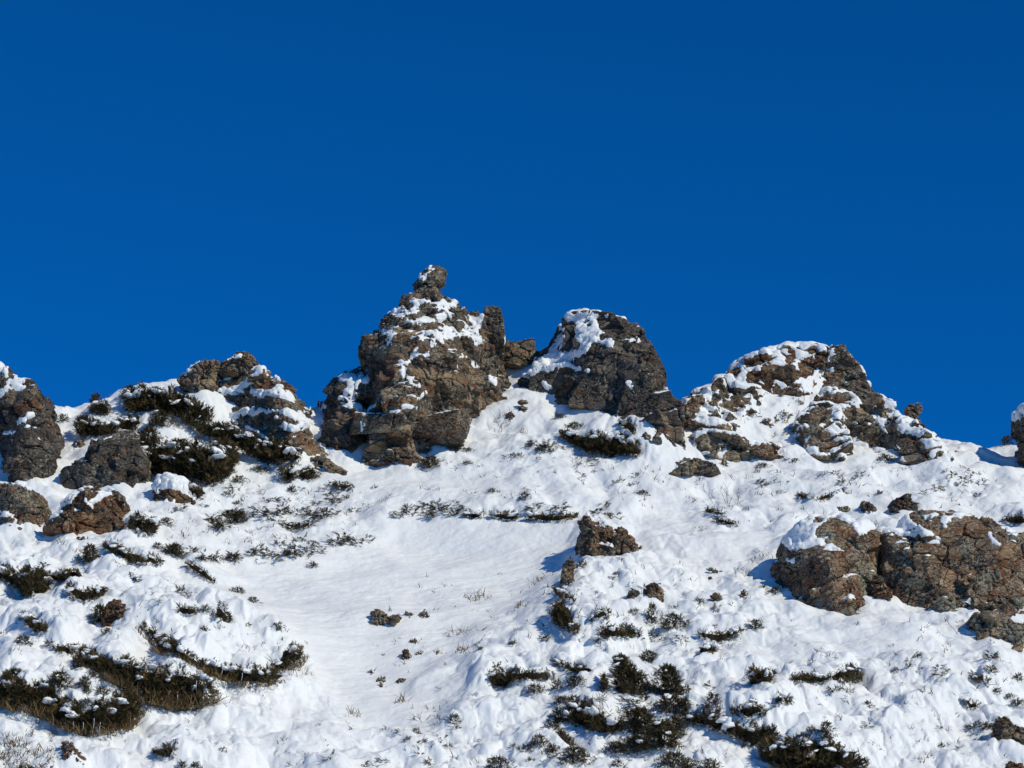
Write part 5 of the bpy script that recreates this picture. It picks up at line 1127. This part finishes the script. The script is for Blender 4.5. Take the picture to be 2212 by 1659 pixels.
# weeds, needles and stalk tips too many to count: one mass
SP = []
for poly, n in [([(250,1100),(560,1040),(850,1060),(800,1150),(450,1210)], 420), ([(900,990),(1450,1000),(1700,1020),(2180,1000),(2160,1090),(1600,1140),(1350,1100),(900,1060)], 520), ([(1230,1200),(1650,1230),(1660,1330),(1560,1430),(1250,1400)], 260), ([(850,1230),(1180,1240),(1200,1400),(1000,1520),(780,1450)], 160), ([(0,1150),(380,1200),(680,1400),(600,1560),(0,1640)], 380), ([(640,1560),(1250,1480),(1700,1659),(560,1659)], 260), ([(1650,1350),(2200,1330),(2210,1650),(1800,1659)], 320), ([(1500,900),(1750,800),(1900,950),(1800,1000),(1500,990)], 160), ([(0,1560),(150,1580),(130,1659),(0,1659)], 60)]:
    P = np.array(poly, float); x = rng.uniform(P[:, 0].min(), P[:, 0].max(), n*2); y = rng.uniform(P[:, 1].min(), P[:, 1].max(), n*2)
    k = (in_poly(x, y, poly) > 0) & (n2(x/45., y/22., 5) > -.05)
    n = int(n*.36); SP += [hit(a, b_) for a, b_ in zip(x[k][:n], y[k][:n])]
SP = np.array(SP); nb_ = rng.integers(2, 6, len(SP)); Q = np.repeat(SP, nb_, 0)+rng.normal(0, .03, (nb_.sum(), 3))*[1, 1, 0]; Q[:, 2] = ground(Q[:, 0], Q[:, 1])-.02
o = link('undergrowth', blades(Q, rng.uniform(.05, .2, len(Q)), rng, np.zeros(3), .7), M_WEED); o['kind'] = 'stuff'
tag(o, 'brown weed tips and stalks pricking through the snow over the whole slope', 'weeds')
# icicles under the snow edges of the two big left banks
for i, (x, y, L) in enumerate([(475,1395,50),(540,1410,60),(610,1420,95),(650,1430,80),(1275,1170,90),(1240,1150,70),(1150,1230,60),(1440,1050,70),(1570,1090,60)]):
    q = cv('D', [(x, y-L*.5)])[0]; g = cv('D', [(x, y)])[0]
    gx, gy, gz = hit(*g); L3 = L*csc('D')*gy/FOC; y0 = gy-.30
    xx, _, zz = at(q[0], q[1]-L*csc('D')*.5, y0)
    k = 7; V = []; T = []
    for a in range(k):
        t = a/(k-1); r = .0045*(1-t)**.7*(1+.25*math.sin(a*2.3+i))+.002
        for j in range(5): V.append((r*math.cos(j*1.2566)+.02*math.sin(t*3+i)*t, r*math.sin(j*1.2566), -t*L3))
    for a in range(k-1):
        for j in range(5): T.append((a*5+j, (a+1)*5+j, (a+1)*5+(j+1) % 5, a*5+(j+1) % 5))
    o = link('icicle', new_mesh('icicle', np.array(V), quads=T), M_ICE, (float(xx), y0, float(zz)))
    tag(o, 'thin white icicle hanging from the snow edge in front of dark juniper', 'icicle', 'icicles on the left juniper banks')

# ------------------------------------------------------------------ ground sheet
na, ny = GZ.shape
idg = np.arange(na*ny).reshape(na, ny)
q = np.stack([idg[:-1, :-1], idg[1:, :-1], idg[1:, 1:], idg[:-1, 1:]], -1).reshape(-1, 4)
o = link('snow_slope', new_mesh('snow_slope', np.stack([GX, GY, GZ], -1).reshape(-1, 3), quads=q), M_SNOW)
o['kind'] = 'structure'

# ------------------------------------------------------------------ camera, light, sky
cam = bpy.data.cameras.new('camera'); co = bpy.data.objects.new('camera', cam); C.objects.link(co)
co.location = (0, 0, CAMZ); co.rotation_euler = (R(90+PITCH), 0, 0)
cam.sensor_width = 36; cam.angle = R(FOV); cam.clip_end = 2000; cam.clip_start = .5
sc = bpy.context.scene; sc.camera = co
SUN = Vector((.62, -.52, .59)).normalized()
sl = bpy.data.lights.new('sun', 'SUN'); sl.energy = 3.12; sl.angle = R(.5); sl.color = (1, .95, .75)
so = bpy.data.objects.new('sun', sl); C.objects.link(so); so.rotation_euler = SUN.to_track_quat('Z', 'Y').to_euler(); so.location = (40, -30, 60)
wd = bpy.data.worlds.new('World'); sc.world = wd; wd.use_nodes = True
nt = wd.node_tree; bg = nt.nodes['Background']
sky = nt.nodes.new('ShaderNodeTexSky'); sky.sky_type = 'NISHITA'; sky.sun_disc = False
sky.sun_elevation = math.asin(SUN.z); sky.sun_rotation = math.atan2(SUN.x, SUN.y); sky.altitude = 3000; sky.air_density = .8; sky.dust_density = 0.; sky.ozone_density = 6.
mx = nt.nodes.new('ShaderNodeMix'); mx.data_type = 'RGBA'; mx.blend_type = 'MULTIPLY'; mx.inputs[0].default_value = 1.; mx.inputs[7].default_value = (.012, .665, 1.17, 1)
nt.links.new(sky.outputs[0], mx.inputs[6]); nt.links.new(mx.outputs[2], bg.inputs[0]); bg.inputs[1].default_value = .10
sc.view_settings.view_transform = 'Standard'; sc.view_settings.look = 'None'; sc.view_settings.exposure = 0; sc.view_settings.gamma = 1
